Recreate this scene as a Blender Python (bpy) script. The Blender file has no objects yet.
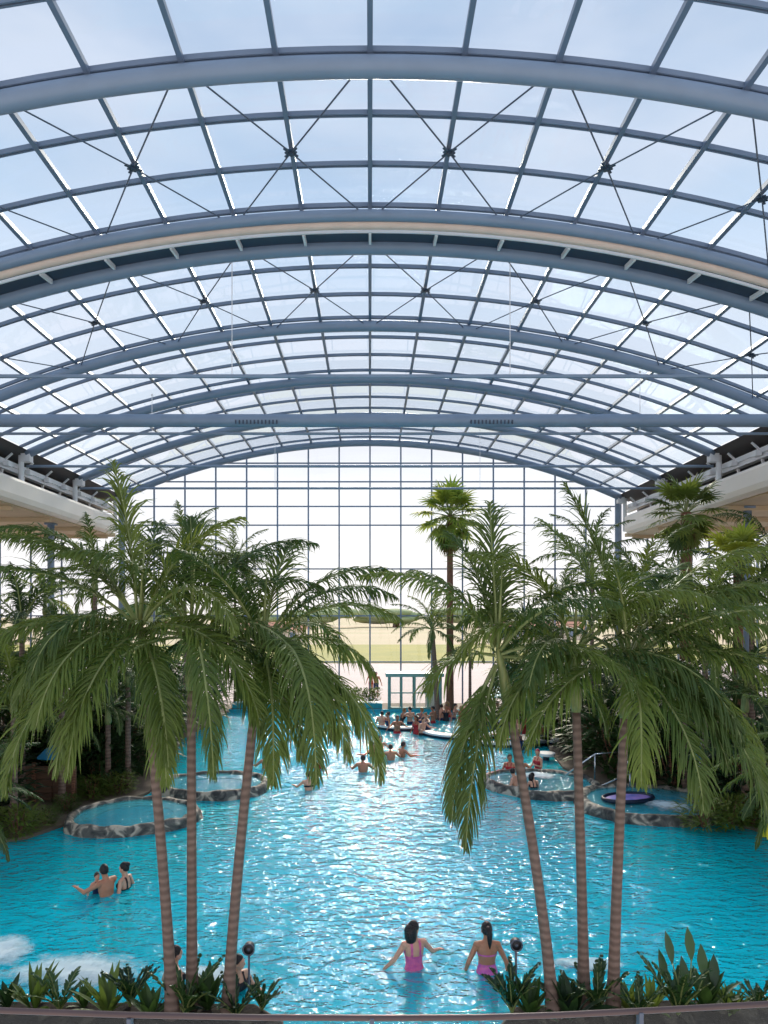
import bpy, bmesh, math, random
from mathutils import Vector, Matrix, noise
R = math.radians
sin, cos, pi = math.sin, math.cos, math.pi
scene = bpy.context.scene
col = scene.collection
CZ = 5.5            # camera height above the water (z = 0)
F = 700.0           # focal length in pixels of the 768 x 1024 frame
VX, VY = 370.0, 615.0

def at(px, py, z):
    """the place at height z that stands at this spot of the photograph"""
    d = F * (CZ - z) / (py - VY)
    return Vector(((px - VX) / F * d, d, z))
def atd(px, py, d):
    return Vector(((px - VX) / F * d, d, CZ - (py - VY) / F * d))

# ------------------------------------------------------------------ materials
def mat(name):
    m = bpy.data.materials.new(name); m.use_nodes = True
    nt = m.node_tree; nt.nodes.clear()
    out = nt.nodes.new('ShaderNodeOutputMaterial')
    return m, nt, out
def N(nt, t, **kw):
    n = nt.nodes.new(t)
    for k, v in kw.items(): setattr(n, k, v)
    return n
def c4(c): return (c[0], c[1], c[2], 1)
def srgb(r, g, b):
    f = lambda v: ((v/255+0.055)/1.055)**2.4 if v > 10 else v/255/12.92
    return (f(r), f(g), f(b))

def simple(name, c, rough=.5, metal=0., var=.0, scale=3., c2=None, bump=0., coord='Object', spec=.5, stretch=None):
    m, nt, out = mat(name)
    p = N(nt, 'ShaderNodeBsdfPrincipled')
    p.inputs['Roughness'].default_value = rough; p.inputs['Metallic'].default_value = metal
    p.inputs['Specular IOR Level'].default_value = spec
    nt.links.new(p.outputs[0], out.inputs[0])
    tc = N(nt, 'ShaderNodeTexCoord'); no = N(nt, 'ShaderNodeTexNoise'); no.inputs['Scale'].default_value = scale
    no.inputs['Detail'].default_value = 5
    if stretch:
        mp = N(nt, 'ShaderNodeMapping'); mp.inputs['Scale'].default_value = stretch
        nt.links.new(tc.outputs[coord], mp.inputs[0]); nt.links.new(mp.outputs[0], no.inputs[0])
    else:
        nt.links.new(tc.outputs[coord], no.inputs[0])
    r = N(nt, 'ShaderNodeValToRGB')
    d2 = c2 if c2 else tuple(v*(1-var) for v in c)
    r.color_ramp.elements[0].position = .35; r.color_ramp.elements[1].position = .65
    r.color_ramp.elements[0].color = c4(d2); r.color_ramp.elements[1].color = c4(c)
    nt.links.new(no.outputs[0], r.inputs[0]); nt.links.new(r.outputs[0], p.inputs['Base Color'])
    if bump:
        b = N(nt, 'ShaderNodeBump'); b.inputs['Strength'].default_value = bump; b.inputs['Distance'].default_value = .05
        nt.links.new(no.outputs[0], b.inputs['Height']); nt.links.new(b.outputs[0], p.inputs['Normal'])
    return m

def leaf_mat(name, c, c2, trans=.35, rough=.5):
    m, nt, out = mat(name)
    p = N(nt, 'ShaderNodeBsdfPrincipled'); p.inputs['Roughness'].default_value = rough
    p.inputs['Specular IOR Level'].default_value = .45
    t = N(nt, 'ShaderNodeBsdfTranslucent'); mx = N(nt, 'ShaderNodeMixShader'); mx.inputs[0].default_value = trans
    oi = N(nt, 'ShaderNodeObjectInfo'); tc = N(nt, 'ShaderNodeTexCoord'); no = N(nt, 'ShaderNodeTexNoise')
    no.inputs['Scale'].default_value = 2.2
    nt.links.new(tc.outputs['Object'], no.inputs[0])
    a = N(nt, 'ShaderNodeMath', operation='ADD'); nt.links.new(oi.outputs['Random'], a.inputs[0]); nt.links.new(no.outputs[0], a.inputs[1])
    h = N(nt, 'ShaderNodeMath', operation='MULTIPLY'); h.inputs[1].default_value = .5; nt.links.new(a.outputs[0], h.inputs[0])
    r = N(nt, 'ShaderNodeValToRGB'); r.color_ramp.elements[0].position = .2; r.color_ramp.elements[1].position = .8
    r.color_ramp.elements[0].color = c4(c); r.color_ramp.elements[1].color = c4(c2)
    nt.links.new(h.outputs[0], r.inputs[0])
    nt.links.new(r.outputs[0], p.inputs['Base Color'])
    hs = N(nt, 'ShaderNodeHueSaturation'); hs.inputs['Hue'].default_value = .485; hs.inputs['Value'].default_value = 1.5
    nt.links.new(r.outputs[0], hs.inputs['Color']); nt.links.new(hs.outputs[0], t.inputs[0])
    nt.links.new(p.outputs[0], mx.inputs[1]); nt.links.new(t.outputs[0], mx.inputs[2]); nt.links.new(mx.outputs[0], out.inputs[0])
    return m

M = {}
M['steel'] = simple('blue_grey_steel', srgb(128,146,168), .42, .0, .08, 1.5)
M['steel_dark'] = simple('grey_steel_bars', srgb(112,128,150), .45, .0, .08, 2)
M['steel_far'] = simple('facade_bars', srgb(120,138,165), .5, .0, .05, 2)
M['rod'] = simple('rod_steel', srgb(88,98,114), .4, .0, .1, 4)
M['hub'] = simple('hub_steel', srgb(60,72,90), .45, .0, .1, 4)
M['beige'] = simple('warm_lit_underside', srgb(230,206,190), .5, 0, .08, 2)  # warm light on an arch underside, put into the colour
M['whitebeam'] = simple('white_metal', srgb(236,236,238), .5, 0, .04, 1)
M['fascia'] = simple('cream_fascia', srgb(250,240,228), .55, 0, .05, .7)
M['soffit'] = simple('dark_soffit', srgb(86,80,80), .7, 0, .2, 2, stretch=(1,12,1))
M['aisle'] = simple('aisle_ceiling', srgb(206,184,150), .7, 0, .12, .5)
M['deck'] = simple('stone_deck', srgb(120,104,88), .8, 0, .35, 1.2, bump=.3)
M['soil'] = simple('bark_mulch', srgb(50,40,32), .95, 0, .5, 9, bump=.8)
M['terrace'] = simple('pale_terrace', srgb(212,192,188), .8, 0, .06, .3)
M['lawn'] = simple('sunlit_lawn', srgb(176,166,84), .9, 0, .25, .12, c2=srgb(158,156,84))
M['field'] = simple('dry_field', srgb(214,190,160), .9, 0, .15, .02, c2=srgb(190,180,140))
M['white'] = simple('white_lacquer', srgb(240,240,240), .35, 0, .03, 2)
M['navy'] = simple('navy_edge', srgb(18,38,62), .4, 0, .2, 2)
M['darkstone'] = simple('grey_platform', srgb(90,98,104), .6, 0, .2, 3)
M['tealframe'] = simple('teal_frame', srgb(126,176,172), .4, 0, .1, 2)
M['tealtile'] = simple('turquoise_tiles', srgb(30,178,200), .4, 0, .12, 6)
M['chrome'] = simple('steel_rail', srgb(205,210,216), .22, .9, .05, 4)
M['black'] = simple('black_plastic', srgb(38,36,40), .4, 0, .2, 8)
M['brass'] = simple('rose_ring', srgb(190,150,140), .35, .3, .2, 8)
M['bluefab'] = simple('blue_fabric', srgb(20,124,172), .8, 0, .15, 6)
M['whitefab'] = simple('white_fabric', srgb(226,226,236), .8, 0, .08, 6)
M['purple'] = simple('lilac_float', srgb(186,150,224), .5, 0, .25, 3, c2=srgb(96,120,210))
M['wood'] = simple('brown_boards', srgb(112,84,66), .7, 0, .3, 2, stretch=(1,1,14))
M['brick'] = simple('terracotta_roof', srgb(200,130,104), .8, 0, .2, .4)
M['plaster'] = simple('pale_plaster', srgb(232,214,198), .8, 0, .06, .3)
M['yellow'] = simple('yellow_plastic', srgb(240,220,40), .5, 0, .1, 3)
M['hair_dark'] = simple('dark_hair', srgb(30,22,24), .5, 0, .4, 30, bump=.4)
M['hair_brown'] = simple('brown_hair', srgb(70,46,34), .5, 0, .4, 30, bump=.4)
M['hair_fair'] = simple('fair_hair', srgb(160,120,78), .5, 0, .3, 30, bump=.4)
M['hair_red'] = simple('red_cap', srgb(196,50,70), .6, 0, .2, 10)
def skin(name, c):
    m, nt, out = mat(name); p = N(nt, 'ShaderNodeBsdfPrincipled'); p.inputs['Roughness'].default_value = .45
    p.inputs['Subsurface Weight'].default_value = .08; p.inputs['Subsurface Scale'].default_value = .02
    tc = N(nt, 'ShaderNodeTexCoord'); no = N(nt, 'ShaderNodeTexNoise'); no.inputs['Scale'].default_value = 9
    nt.links.new(tc.outputs['Object'], no.inputs[0])
    r = N(nt, 'ShaderNodeValToRGB'); r.color_ramp.elements[0].color = c4([v*.85 for v in c]); r.color_ramp.elements[1].color = c4(c)
    nt.links.new(no.outputs[0], r.inputs[0]); nt.links.new(r.outputs[0], p.inputs['Base Color']); nt.links.new(p.outputs[0], out.inputs[0])
    return m
M['skin_a'] = skin('fair_skin', srgb(222,168,142)); M['skin_b'] = skin('tan_skin', srgb(196,134,104)); M['skin_c'] = skin('olive_skin', srgb(180,120,92))
M['sw_pink'] = simple('pink_swimwear', srgb(236,110,160), .6, 0, .3, 14, c2=srgb(200,80,150))
M['sw_black'] = simple('black_swimwear', srgb(26,24,34), .6, 0, .2, 14)
M['sw_navy'] = simple('navy_swimwear', srgb(30,50,96), .6, 0, .2, 14)
M['sw_red'] = simple('red_swimwear', srgb(190,40,50), .6, 0, .2, 14)
M['sw_mag'] = simple('magenta_swimwear', srgb(206,90,190), .6, 0, .3, 14, c2=srgb(236,120,180))

M['leaf'] = leaf_mat('palm_leaf', srgb(52,78,30), srgb(108,124,48), .32)
M['leaf_hi'] = leaf_mat('palm_leaf_fresh', srgb(84,120,44), srgb(150,162,64), .4)
M['leaf_dk'] = leaf_mat('palm_leaf_deep', srgb(34,56,28), srgb(74,94,42), .25)
M['leaf_ye'] = leaf_mat('palm_leaf_gold', srgb(92,114,38), srgb(150,158,58), .35)
M['bush'] = leaf_mat('bush_leaf', srgb(26,52,26), srgb(66,94,40), .2)
M['bush_hi'] = leaf_mat('bush_leaf_light', srgb(54,84,34), srgb(120,136,56), .28)
M['zz'] = leaf_mat('glossy_leaf', srgb(22,52,30), srgb(60,90,44), .15, .3)
M['rachis'] = simple('leaf_stalk', srgb(132,142,84), .5, 0, .2, 8)
M['crownshaft'] = simple('green_crownshaft', srgb(150,152,92), .5, 0, .25, 4, c2=srgb(104,122,70), stretch=(6,6,1))
M['skirt'] = leaf_mat('dry_leaf', srgb(110,88,56), srgb(140,128,74), .2)

def bark(name, c, c2, ring=9.):
    m, nt, out = mat(name); p = N(nt, 'ShaderNodeBsdfPrincipled'); p.inputs['Roughness'].default_value = .8
    tc = N(nt, 'ShaderNodeTexCoord'); w = N(nt, 'ShaderNodeTexWave'); w.bands_direction = 'Z'
    w.inputs['Scale'].default_value = ring; w.inputs['Distortion'].default_value = 4.0; w.inputs['Detail'].default_value = 3
    no = N(nt, 'ShaderNodeTexNoise'); no.inputs['Scale'].default_value = 7; no.inputs['Detail'].default_value = 6
    nt.links.new(tc.outputs['Object'], w.inputs[0]); nt.links.new(tc.outputs['Object'], no.inputs[0])
    mu = N(nt, 'ShaderNodeMath', operation='MULTIPLY'); nt.links.new(w.outputs['Fac'], mu.inputs[0]); nt.links.new(no.outputs[0], mu.inputs[1])
    r = N(nt, 'ShaderNodeValToRGB'); r.color_ramp.elements[0].position = .05; r.color_ramp.elements[1].position = .5
    r.color_ramp.elements[0].color = c4(c2); r.color_ramp.elements[1].color = c4(c)
    nt.links.new(mu.outputs[0], r.inputs[0]); nt.links.new(r.outputs[0], p.inputs['Base Color'])
    b = N(nt, 'ShaderNodeBump'); b.inputs['Strength'].default_value = .3; b.inputs['Distance'].default_value = .02
    nt.links.new(mu.outputs[0], b.inputs['Height']); nt.links.new(b.outputs[0], p.inputs['Normal'])
    nt.links.new(p.outputs[0], out.inputs[0]); return m
M['trunk'] = bark('palm_bark', srgb(132,110,98), srgb(106,86,76), 3.)
M['trunk_red'] = bark('rough_palm_bark', srgb(150,104,80), srgb(84,56,44), 7.)

# rock with pale veins
def rock():
    m, nt, out = mat('marbled_rock'); p = N(nt, 'ShaderNodeBsdfPrincipled'); p.inputs['Roughness'].default_value = .7
    tc = N(nt, 'ShaderNodeTexCoord'); no = N(nt, 'ShaderNodeTexNoise'); no.inputs['Scale'].default_value = 2.6; no.inputs['Detail'].default_value = 8
    no.inputs['Distortion'].default_value = 1.2
    nt.links.new(tc.outputs['Object'], no.inputs[0])
    r = N(nt, 'ShaderNodeValToRGB'); e = r.color_ramp.elements
    e[0].position = .36; e[0].color = c4(srgb(46,46,46)); e[1].position = .62; e[1].color = c4(srgb(190,178,160))
    x = e.new(.5); x.color = c4(srgb(96,94,88))
    nt.links.new(no.outputs[0], r.inputs[0]); nt.links.new(r.outputs[0], p.inputs['Base Color'])
    b = N(nt, 'ShaderNodeBump'); b.inputs['Strength'].default_value = .7; b.inputs['Distance'].default_value = .06
    nt.links.new(no.outputs[0], b.inputs['Height']); nt.links.new(b.outputs[0], p.inputs['Normal'])
    nt.links.new(p.outputs[0], out.inputs[0]); return m
M['rock'] = rock()

def glass(name, tint, gl=.06, rough=.02):
    m, nt, out = mat(name)
    t = N(nt, 'ShaderNodeBsdfTransparent'); t.inputs[0].default_value = c4(tint)
    g = N(nt, 'ShaderNodeBsdfGlossy'); g.inputs['Roughness'].default_value = rough
    lw = N(nt, 'ShaderNodeLayerWeight'); lw.inputs[0].default_value = .5
    pw = N(nt, 'ShaderNodeMath', operation='POWER'); pw.inputs[1].default_value = 5.; nt.links.new(lw.outputs['Facing'], pw.inputs[0])
    fr = N(nt, 'ShaderNodeMath', operation='MULTIPLY_ADD'); fr.inputs[1].default_value = .8; fr.inputs[2].default_value = .02; nt.links.new(pw.outputs[0], fr.inputs[0])
    mx = N(nt, 'ShaderNodeMixShader')
    nt.links.new(fr.outputs[0], mx.inputs[0]); nt.links.new(t.outputs[0], mx.inputs[1]); nt.links.new(g.outputs[0], mx.inputs[2])
    nt.links.new(mx.outputs[0], out.inputs[0]); return m
M['roofglass'] = glass('roof_glass', (.93,.97,1.0))
M['wallglass'] = glass('facade_glass', (.97,.98,.98))
M['rail_glass'] = glass('balustrade_glass', (.9,.95,.96))

def water(name, tint, bump=.5, s=1.0, body=(.0,.82,1.0), cloud=.5):
    m, nt, out = mat(name)
    t = N(nt, 'ShaderNodeBsdfTransparent'); t.inputs[0].default_value = c4(tint)
    g = N(nt, 'ShaderNodeBsdfGlossy'); g.inputs['Roughness'].default_value = .06
    fr = N(nt, 'ShaderNodeFresnel'); fr.inputs[0].default_value = 1.36
    mx = N(nt, 'ShaderNodeMixShader')
    tc = N(nt, 'ShaderNodeTexCoord')
    def ns(scale, det, st, dist=0.):
        mp = N(nt, 'ShaderNodeMapping'); mp.inputs['Scale'].default_value = st
        nt.links.new(tc.outputs['Object'], mp.inputs[0])
        n = N(nt, 'ShaderNodeTexNoise'); n.inputs['Scale'].default_value = scale*s; n.inputs['Detail'].default_value = det
        n.inputs['Distortion'].default_value = dist
        nt.links.new(mp.outputs[0], n.inputs[0]); return n
    n1 = ns(2.0, 3, (1, 1.7, 1), .8); n2 = ns(5.0, 3, (1, 2.0, 1), .4)
    a = N(nt, 'ShaderNodeMath', operation='MULTIPLY'); a.inputs[1].default_value = .36
    nt.links.new(n2.outputs[0], a.inputs[0])
    ad = N(nt, 'ShaderNodeMath', operation='ADD'); nt.links.new(n1.outputs[0], ad.inputs[0]); nt.links.new(a.outputs[0], ad.inputs[1])
    b = N(nt, 'ShaderNodeBump'); b.inputs['Strength'].default_value = bump; b.inputs['Distance'].default_value = .13
    nt.links.new(ad.outputs[0], b.inputs['Height'])
    nt.links.new(b.outputs[0], g.inputs['Normal']); nt.links.new(b.outputs[0], fr.inputs['Normal'])
    df = N(nt, 'ShaderNodeBsdfDiffuse'); df.inputs[0].default_value = c4(body)
    m2 = N(nt, 'ShaderNodeMixShader'); m2.inputs[0].default_value = cloud
    nt.links.new(t.outputs[0], m2.inputs[1]); nt.links.new(df.outputs[0], m2.inputs[2])
    nt.links.new(fr.outputs[0], mx.inputs[0]); nt.links.new(m2.outputs[0], mx.inputs[1]); nt.links.new(g.outputs[0], mx.inputs[2])
    nt.links.new(mx.outputs[0], out.inputs[0]); return m
M['water'] = water('pool_water', (.40,.96,1.0), 1.)
M['water2'] = water('basin_water', (.62,.95,.98), .5, 2.2, (.10,.72,.84), .35)
M['poolfloor'] = simple('pool_tiles', (.0,.80,1.0), .6, 0, .10, .35, c2=(.0,.76,.98))
M['basinfloor'] = simple('basin_tiles', (.05,.66,.86), .6, 0, .2, .8, c2=(.02,.56,.80))
M['basinshelf'] = simple('basin_shelf_tiles', (.28,.72,.82), .6, 0, .1, 2)

def foam_mat():
    m, nt, out = mat('white_foam')
    d = N(nt, 'ShaderNodeBsdfDiffuse'); d.inputs[0].default_value = (.8,.9,.93,1)
    t = N(nt, 'ShaderNodeBsdfTransparent'); mx = N(nt, 'ShaderNodeMixShader')
    tc = N(nt, 'ShaderNodeTexCoord'); no = N(nt, 'ShaderNodeTexNoise'); no.inputs['Scale'].default_value = 3.2; no.inputs['Detail'].default_value = 10
    no.inputs['Roughness'].default_value = .7
    nt.links.new(tc.outputs['Object'], no.inputs[0])
    gr = N(nt, 'ShaderNodeTexGradient'); gr.gradient_type = 'SPHERICAL'
    mp = N(nt, 'ShaderNodeMapping'); mp.inputs['Scale'].default_value = (2,2,2); mp.inputs['Location'].default_value = (-1,-1,-1)
    nt.links.new(tc.outputs['Generated'], mp.inputs[0])
    mp.inputs['Location'].default_value = (-1,-1,0); mp.inputs['Scale'].default_value = (2,2,0)
    nt.links.new(mp.outputs[0], gr.inputs[0])
    ad = N(nt, 'ShaderNodeMath', operation='MULTIPLY_ADD'); nt.links.new(gr.outputs['Fac'], ad.inputs[0]); ad.inputs[1].default_value = .7
    nt.links.new(no.outputs[0], ad.inputs[2])
    r = N(nt, 'ShaderNodeValToRGB'); r.color_ramp.elements[0].position = .6; r.color_ramp.elements[1].position = 1.05
    nt.links.new(ad.outputs[0], r.inputs[0]); 
    mm = N(nt, 'ShaderNodeMath', operation='MULTIPLY'); mm.inputs[1].default_value = .8
    nt.links.new(r.outputs[0], mm.inputs[0]); nt.links.new(mm.outputs[0], mx.inputs[0])
    nt.links.new(t.outputs[0], mx.inputs[1]); nt.links.new(d.outputs[0], mx.inputs[2]); nt.links.new(mx.outputs[0], out.inputs[0])
    return m
M['foam'] = foam_mat()

# ------------------------------------------------------------------ mesh helpers
class MB:
    def __init__(s): s.v = []; s.f = []; s.m = []
    def face(s, pts, mi=0):
        b = len(s.v); s.v += [tuple(p) for p in pts]; s.f.append(tuple(range(b, b+len(pts)))); s.m.append(mi)
    def box(s, x0, x1, y0, y1, z0, z1, mi=0, mtx=None):
        P = [Vector(p) for p in ((x0,y0,z0),(x1,y0,z0),(x1,y1,z0),(x0,y1,z0),(x0,y0,z1),(x1,y0,z1),(x1,y1,z1),(x0,y1,z1))]
        if mtx: P = [mtx @ p for p in P]
        b = len(s.v); s.v += [tuple(p) for p in P]
        for q in ((0,3,2,1),(4,5,6,7),(0,1,5,4),(1,2,6,5),(2,3,7,6),(3,0,4,7)):
            s.f.append(tuple(b+i for i in q)); s.m.append(mi)
    def tube(s, path, rad, n=8, mi=0, cap=True, sx=1., up=None):
        path = [Vector(p) for p in path]
        if not hasattr(rad, '__len__'): rad = [rad]*len(path)
        b = len(s.v); prev = None
        for i, p in enumerate(path):
            t = (path[min(i+1, len(path)-1)] - path[max(i-1, 0)])
            if t.length < 1e-9: t = Vector((0,0,1))
            t.normalize()
            if prev is None:
                a = Vector(up) if up else (Vector((0,0,1)) if abs(t.z) < .9 else Vector((1,0,0)))
            else: a = prev
            u = (a - t*a.dot(t)); u.normalize(); w = t.cross(u); prev = u
            for k in range(n):
                th = 2*pi*k/n + (pi/4 if n == 4 else 0)
                q = p + (u*cos(th) + w*sin(th)*sx)*rad[i]; s.v.append(tuple(q))
        for i in range(len(path)-1):
            for k in range(n):
                k2 = (k+1) % n
                s.f.append((b+i*n+k, b+i*n+k2, b+(i+1)*n+k2, b+(i+1)*n+k)); s.m.append(mi)
        if cap:
            s.f.append(tuple(b+k for k in range(n))[::-1]); s.m.append(mi)
            e = b+(len(path)-1)*n; s.f.append(tuple(e+k for k in range(n))); s.m.append(mi)
    def bar(s, p, q, w, h=None, mi=0):
        """a square bar between two points, w wide and h high"""
        p, q = Vector(p), Vector(q); h = h or w
        t = (q-p).normalized(); a = Vector((0,0,1)) if abs(t.z) < .95 else Vector((0,1,0))
        u = (a - t*a.dot(t)).normalized(); x = t.cross(u)
        b = len(s.v)
        for c in (p, q):
            for i, j in ((-1,-1),(1,-1),(1,1),(-1,1)): s.v.append(tuple(c + x*(i*w/2) + u*(j*h/2)))
        for f in ((0,1,2,3),(7,6,5,4),(0,4,5,1),(1,5,6,2),(2,6,7,3),(3,7,4,0)):
            s.f.append(tuple(b+i for i in f)); s.m.append(mi)
    def prism(s, pts, z0, z1, mi=0):
        n = len(pts); b = len(s.v)
        s.v += [(p[0], p[1], z0) for p in pts] + [(p[0], p[1], z1) for p in pts]
        s.f.append(tuple(b+i for i in range(n))[::-1]); s.m.append(mi)
        s.f.append(tuple(b+n+i for i in range(n))); s.m.append(mi)
        for i in range(n):
            j = (i+1) % n; s.f.append((b+i, b+j, b+n+j, b+n+i)); s.m.append(mi)
    def ell(s, c, r, nu=16, nv=10, mi=0, mtx=None):
        c = Vector(c); b = len(s.v)
        for i in range(nv+1):
            ph = pi*i/nv
            for k in range(nu):
                th = 2*pi*k/nu
                p = Vector((r[0]*sin(ph)*cos(th), r[1]*sin(ph)*sin(th), r[2]*cos(ph)))
                if mtx: p = mtx @ p
                s.v.append(tuple(c+p))
        for i in range(nv):
            for k in range(nu):
                k2 = (k+1) % nu
                s.f.append((b+i*nu+k, b+(i+1)*nu+k, b+(i+1)*nu+k2, b+i*nu+k2)); s.m.append(mi)
    def mesh(s, name, mats, smooth=False):
        me = bpy.data.meshes.new(name); me.from_pydata(s.v, [], s.f)
        for m in (mats if isinstance(mats, (list, tuple)) else [mats]): me.materials.append(m)
        me.polygons.foreach_set('material_index', s.m)
        if smooth: me.polygons.foreach_set('use_smooth', [True]*len(s.f))
        me.update(); return me
    def build(s, name, mats, parent=None, smooth=False, loc=None):
        o = bpy.data.objects.new(name, s.mesh(name, mats, smooth)); col.objects.link(o)
        if parent: o.parent = parent
        if loc is not None: o.location = loc
        return o
def link(name, me, parent=None, loc=None, rz=0.):
    o = bpy.data.objects.new(name, me); col.objects.link(o)
    if parent: o.parent = parent
    if loc is not None: o.location = loc
    o.rotation_euler.z = rz; return o
def tag(o, label=None, cat=None, group=None, kind=None):
    if label: o['label'] = label
    if cat: o['category'] = cat
    if group: o['group'] = group
    if kind: o['kind'] = kind
    return o
def empty(name, loc=(0,0,0), label=None, cat=None, group=None, kind=None, rz=0.):
    o = bpy.data.objects.new(name, None); col.objects.link(o); o.location = loc; o.rotation_euler.z = rz
    o.empty_display_size = .2
    return tag(o, label, cat, group, kind)

# ------------------------------------------------------------------ hall: roof
RAD = 36.0
def arc_z(x): return RAD - math.sqrt(RAD*RAD - x*x)
XG = 15.1                       # half width of the vault
ZG = 10.57                      # glazing apex above the camera
WALL = 42.6
MUL = [k*1.765 for k in range(-8, 9)]        # arc positions of the longitudinal bars
def arc_pt(a, ztop, y):         # a = arc length from the crown
    th = a/RAD; return Vector((RAD*sin(th), y, CZ + ztop - RAD*(1-cos(th))))
BARS = [8.2, 9.85, 11.5, 13.1, 14.75, 16.4, 18.05, 19.5, 21.2, 23.05, 24.85, 26.6, 28.4, 30.2, 32.1, 33.9, 35.7, 37.6, 39.5, 41.5]
AMAX = RAD*math.asin(XG/RAD)

ceiling = empty('ceiling', (0,0,0), 'vaulted glass roof with blue grey glazing bars over the whole hall', 'roof', kind='structure')
g = MB(); na = 36
for i in range(na):
    a0 = -AMAX+2*AMAX*i/na; a1 = -AMAX+2*AMAX*(i+1)/na
    for z in (ZG+.06, ZG+.075):
        g.face([arc_pt(a0, z, 6.5), arc_pt(a1, z, 6.5), arc_pt(a1, z, WALL), arc_pt(a0, z, WALL)])
gl = g.build('glass_panes', M['roofglass'], ceiling)
b = MB()
for a in MUL:
    th = a/RAD
    for (y0, y1) in ((6.5, 18.0), (18.0, 24.0), (24.0, 30.4), (30.4, 36), (36, WALL)):
        p = arc_pt(a, ZG-.03, y0); q = arc_pt(a, ZG-.03, y1)
        mt = Matrix.Rotation(th, 3, 'Y')
        bb = len(b.v)
        for c in (p, q):
            for i, j in ((-1,-1),(1,-1),(1,1),(-1,1)): b.v.append(tuple(c + mt @ Vector((i*.05, 0, j*.08))))
        for f in ((0,1,2,3),(7,6,5,4),(0,4,5,1),(1,5,6,2),(2,6,7,3),(3,7,4,0)): b.f.append(tuple(bb+i for i in f)); b.m.append(0)
b.build('long_glazing_bars', M['steel_dark'], ceiling)
b = MB()
def arc_bar(b, y, z, w, h, a0=-AMAX, a1=AMAX, n=40, mi=0):
    base = len(b.v)
    for i in range(n+1):
        a = a0+(a1-a0)*i/n; c = arc_pt(a, z, y); u = Vector((-sin(a/RAD)*-1, 0, cos(a/RAD)))
        for dy, dz in ((-w/2,-h/2),(w/2,-h/2),(w/2,h/2),(-w/2,h/2)): b.v.append(tuple(c + Vector((0,dy,0)) + u*dz))
    for i in range(n):
        for k in range(4):
            k2 = (k+1) % 4
            b.f.append((base+i*4+k, base+i*4+k2, base+(i+1)*4+k2, base+(i+1)*4+k)); b.m.append(mi)
    b.f.append((base+3, base+2, base+1, base)); b.m.append(mi)
    e = base+n*4; b.f.append((e, e+1, e+2, e+3)); b.m.append(mi)
for y in BARS:
    arc_bar(b, y-.035, ZG-.0, .035, .10); arc_bar(b, y+.035, ZG-.0, .035, .10); arc_bar(b, y, ZG+.03, .08, .02)
b.build('cross_glazing_bars', M['steel_dark'], ceiling)
# rod crosses with hub plates
def cross(yc0, yc1, k):
    a = k*1.765; ym = (yc0+yc1)/2; zz = ZG-.22
    c = arc_pt(a, zz, ym)
    m = MB()
    for sx_ in (-1, 1):
        for (yy) in (yc0, yc1):
            e = arc_pt(a+sx_*1.765*.93, zz-.02, yy)
            m.tube([c, e], .018, 6)
            f = e.lerp(c, .06); m.tube([e, f], .035, 6)
    o = m.build('cross_brace', M['rod'], ceiling)
    h = MB(); th = a/RAD; mt = Matrix.Rotation(th, 4, 'Y'); mt.translation = c
    for ang in (48, 132):
        r_ = mt @ Matrix.Rotation(R(ang), 4, 'Z')
        h.box(-.2, .2, -.035, .035, -.012, .012, 0, r_); 
    h.box(-.10, .10, -.10, .10, -.016, .016, 0, mt @ Matrix.Rotation(R(45), 4, 'Z'))
    h.tube([mt @ Vector((0,0,-.05)), mt @ Vector((0,0,.05))], .06, 12)
    h.build('hub_plate', M['hub'], o)
for k in (-7,-5,-3,-1,1,3,5,7):
    cross(13.1, 18.1, k)
    cross(19.5, 24.95, k)
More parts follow.
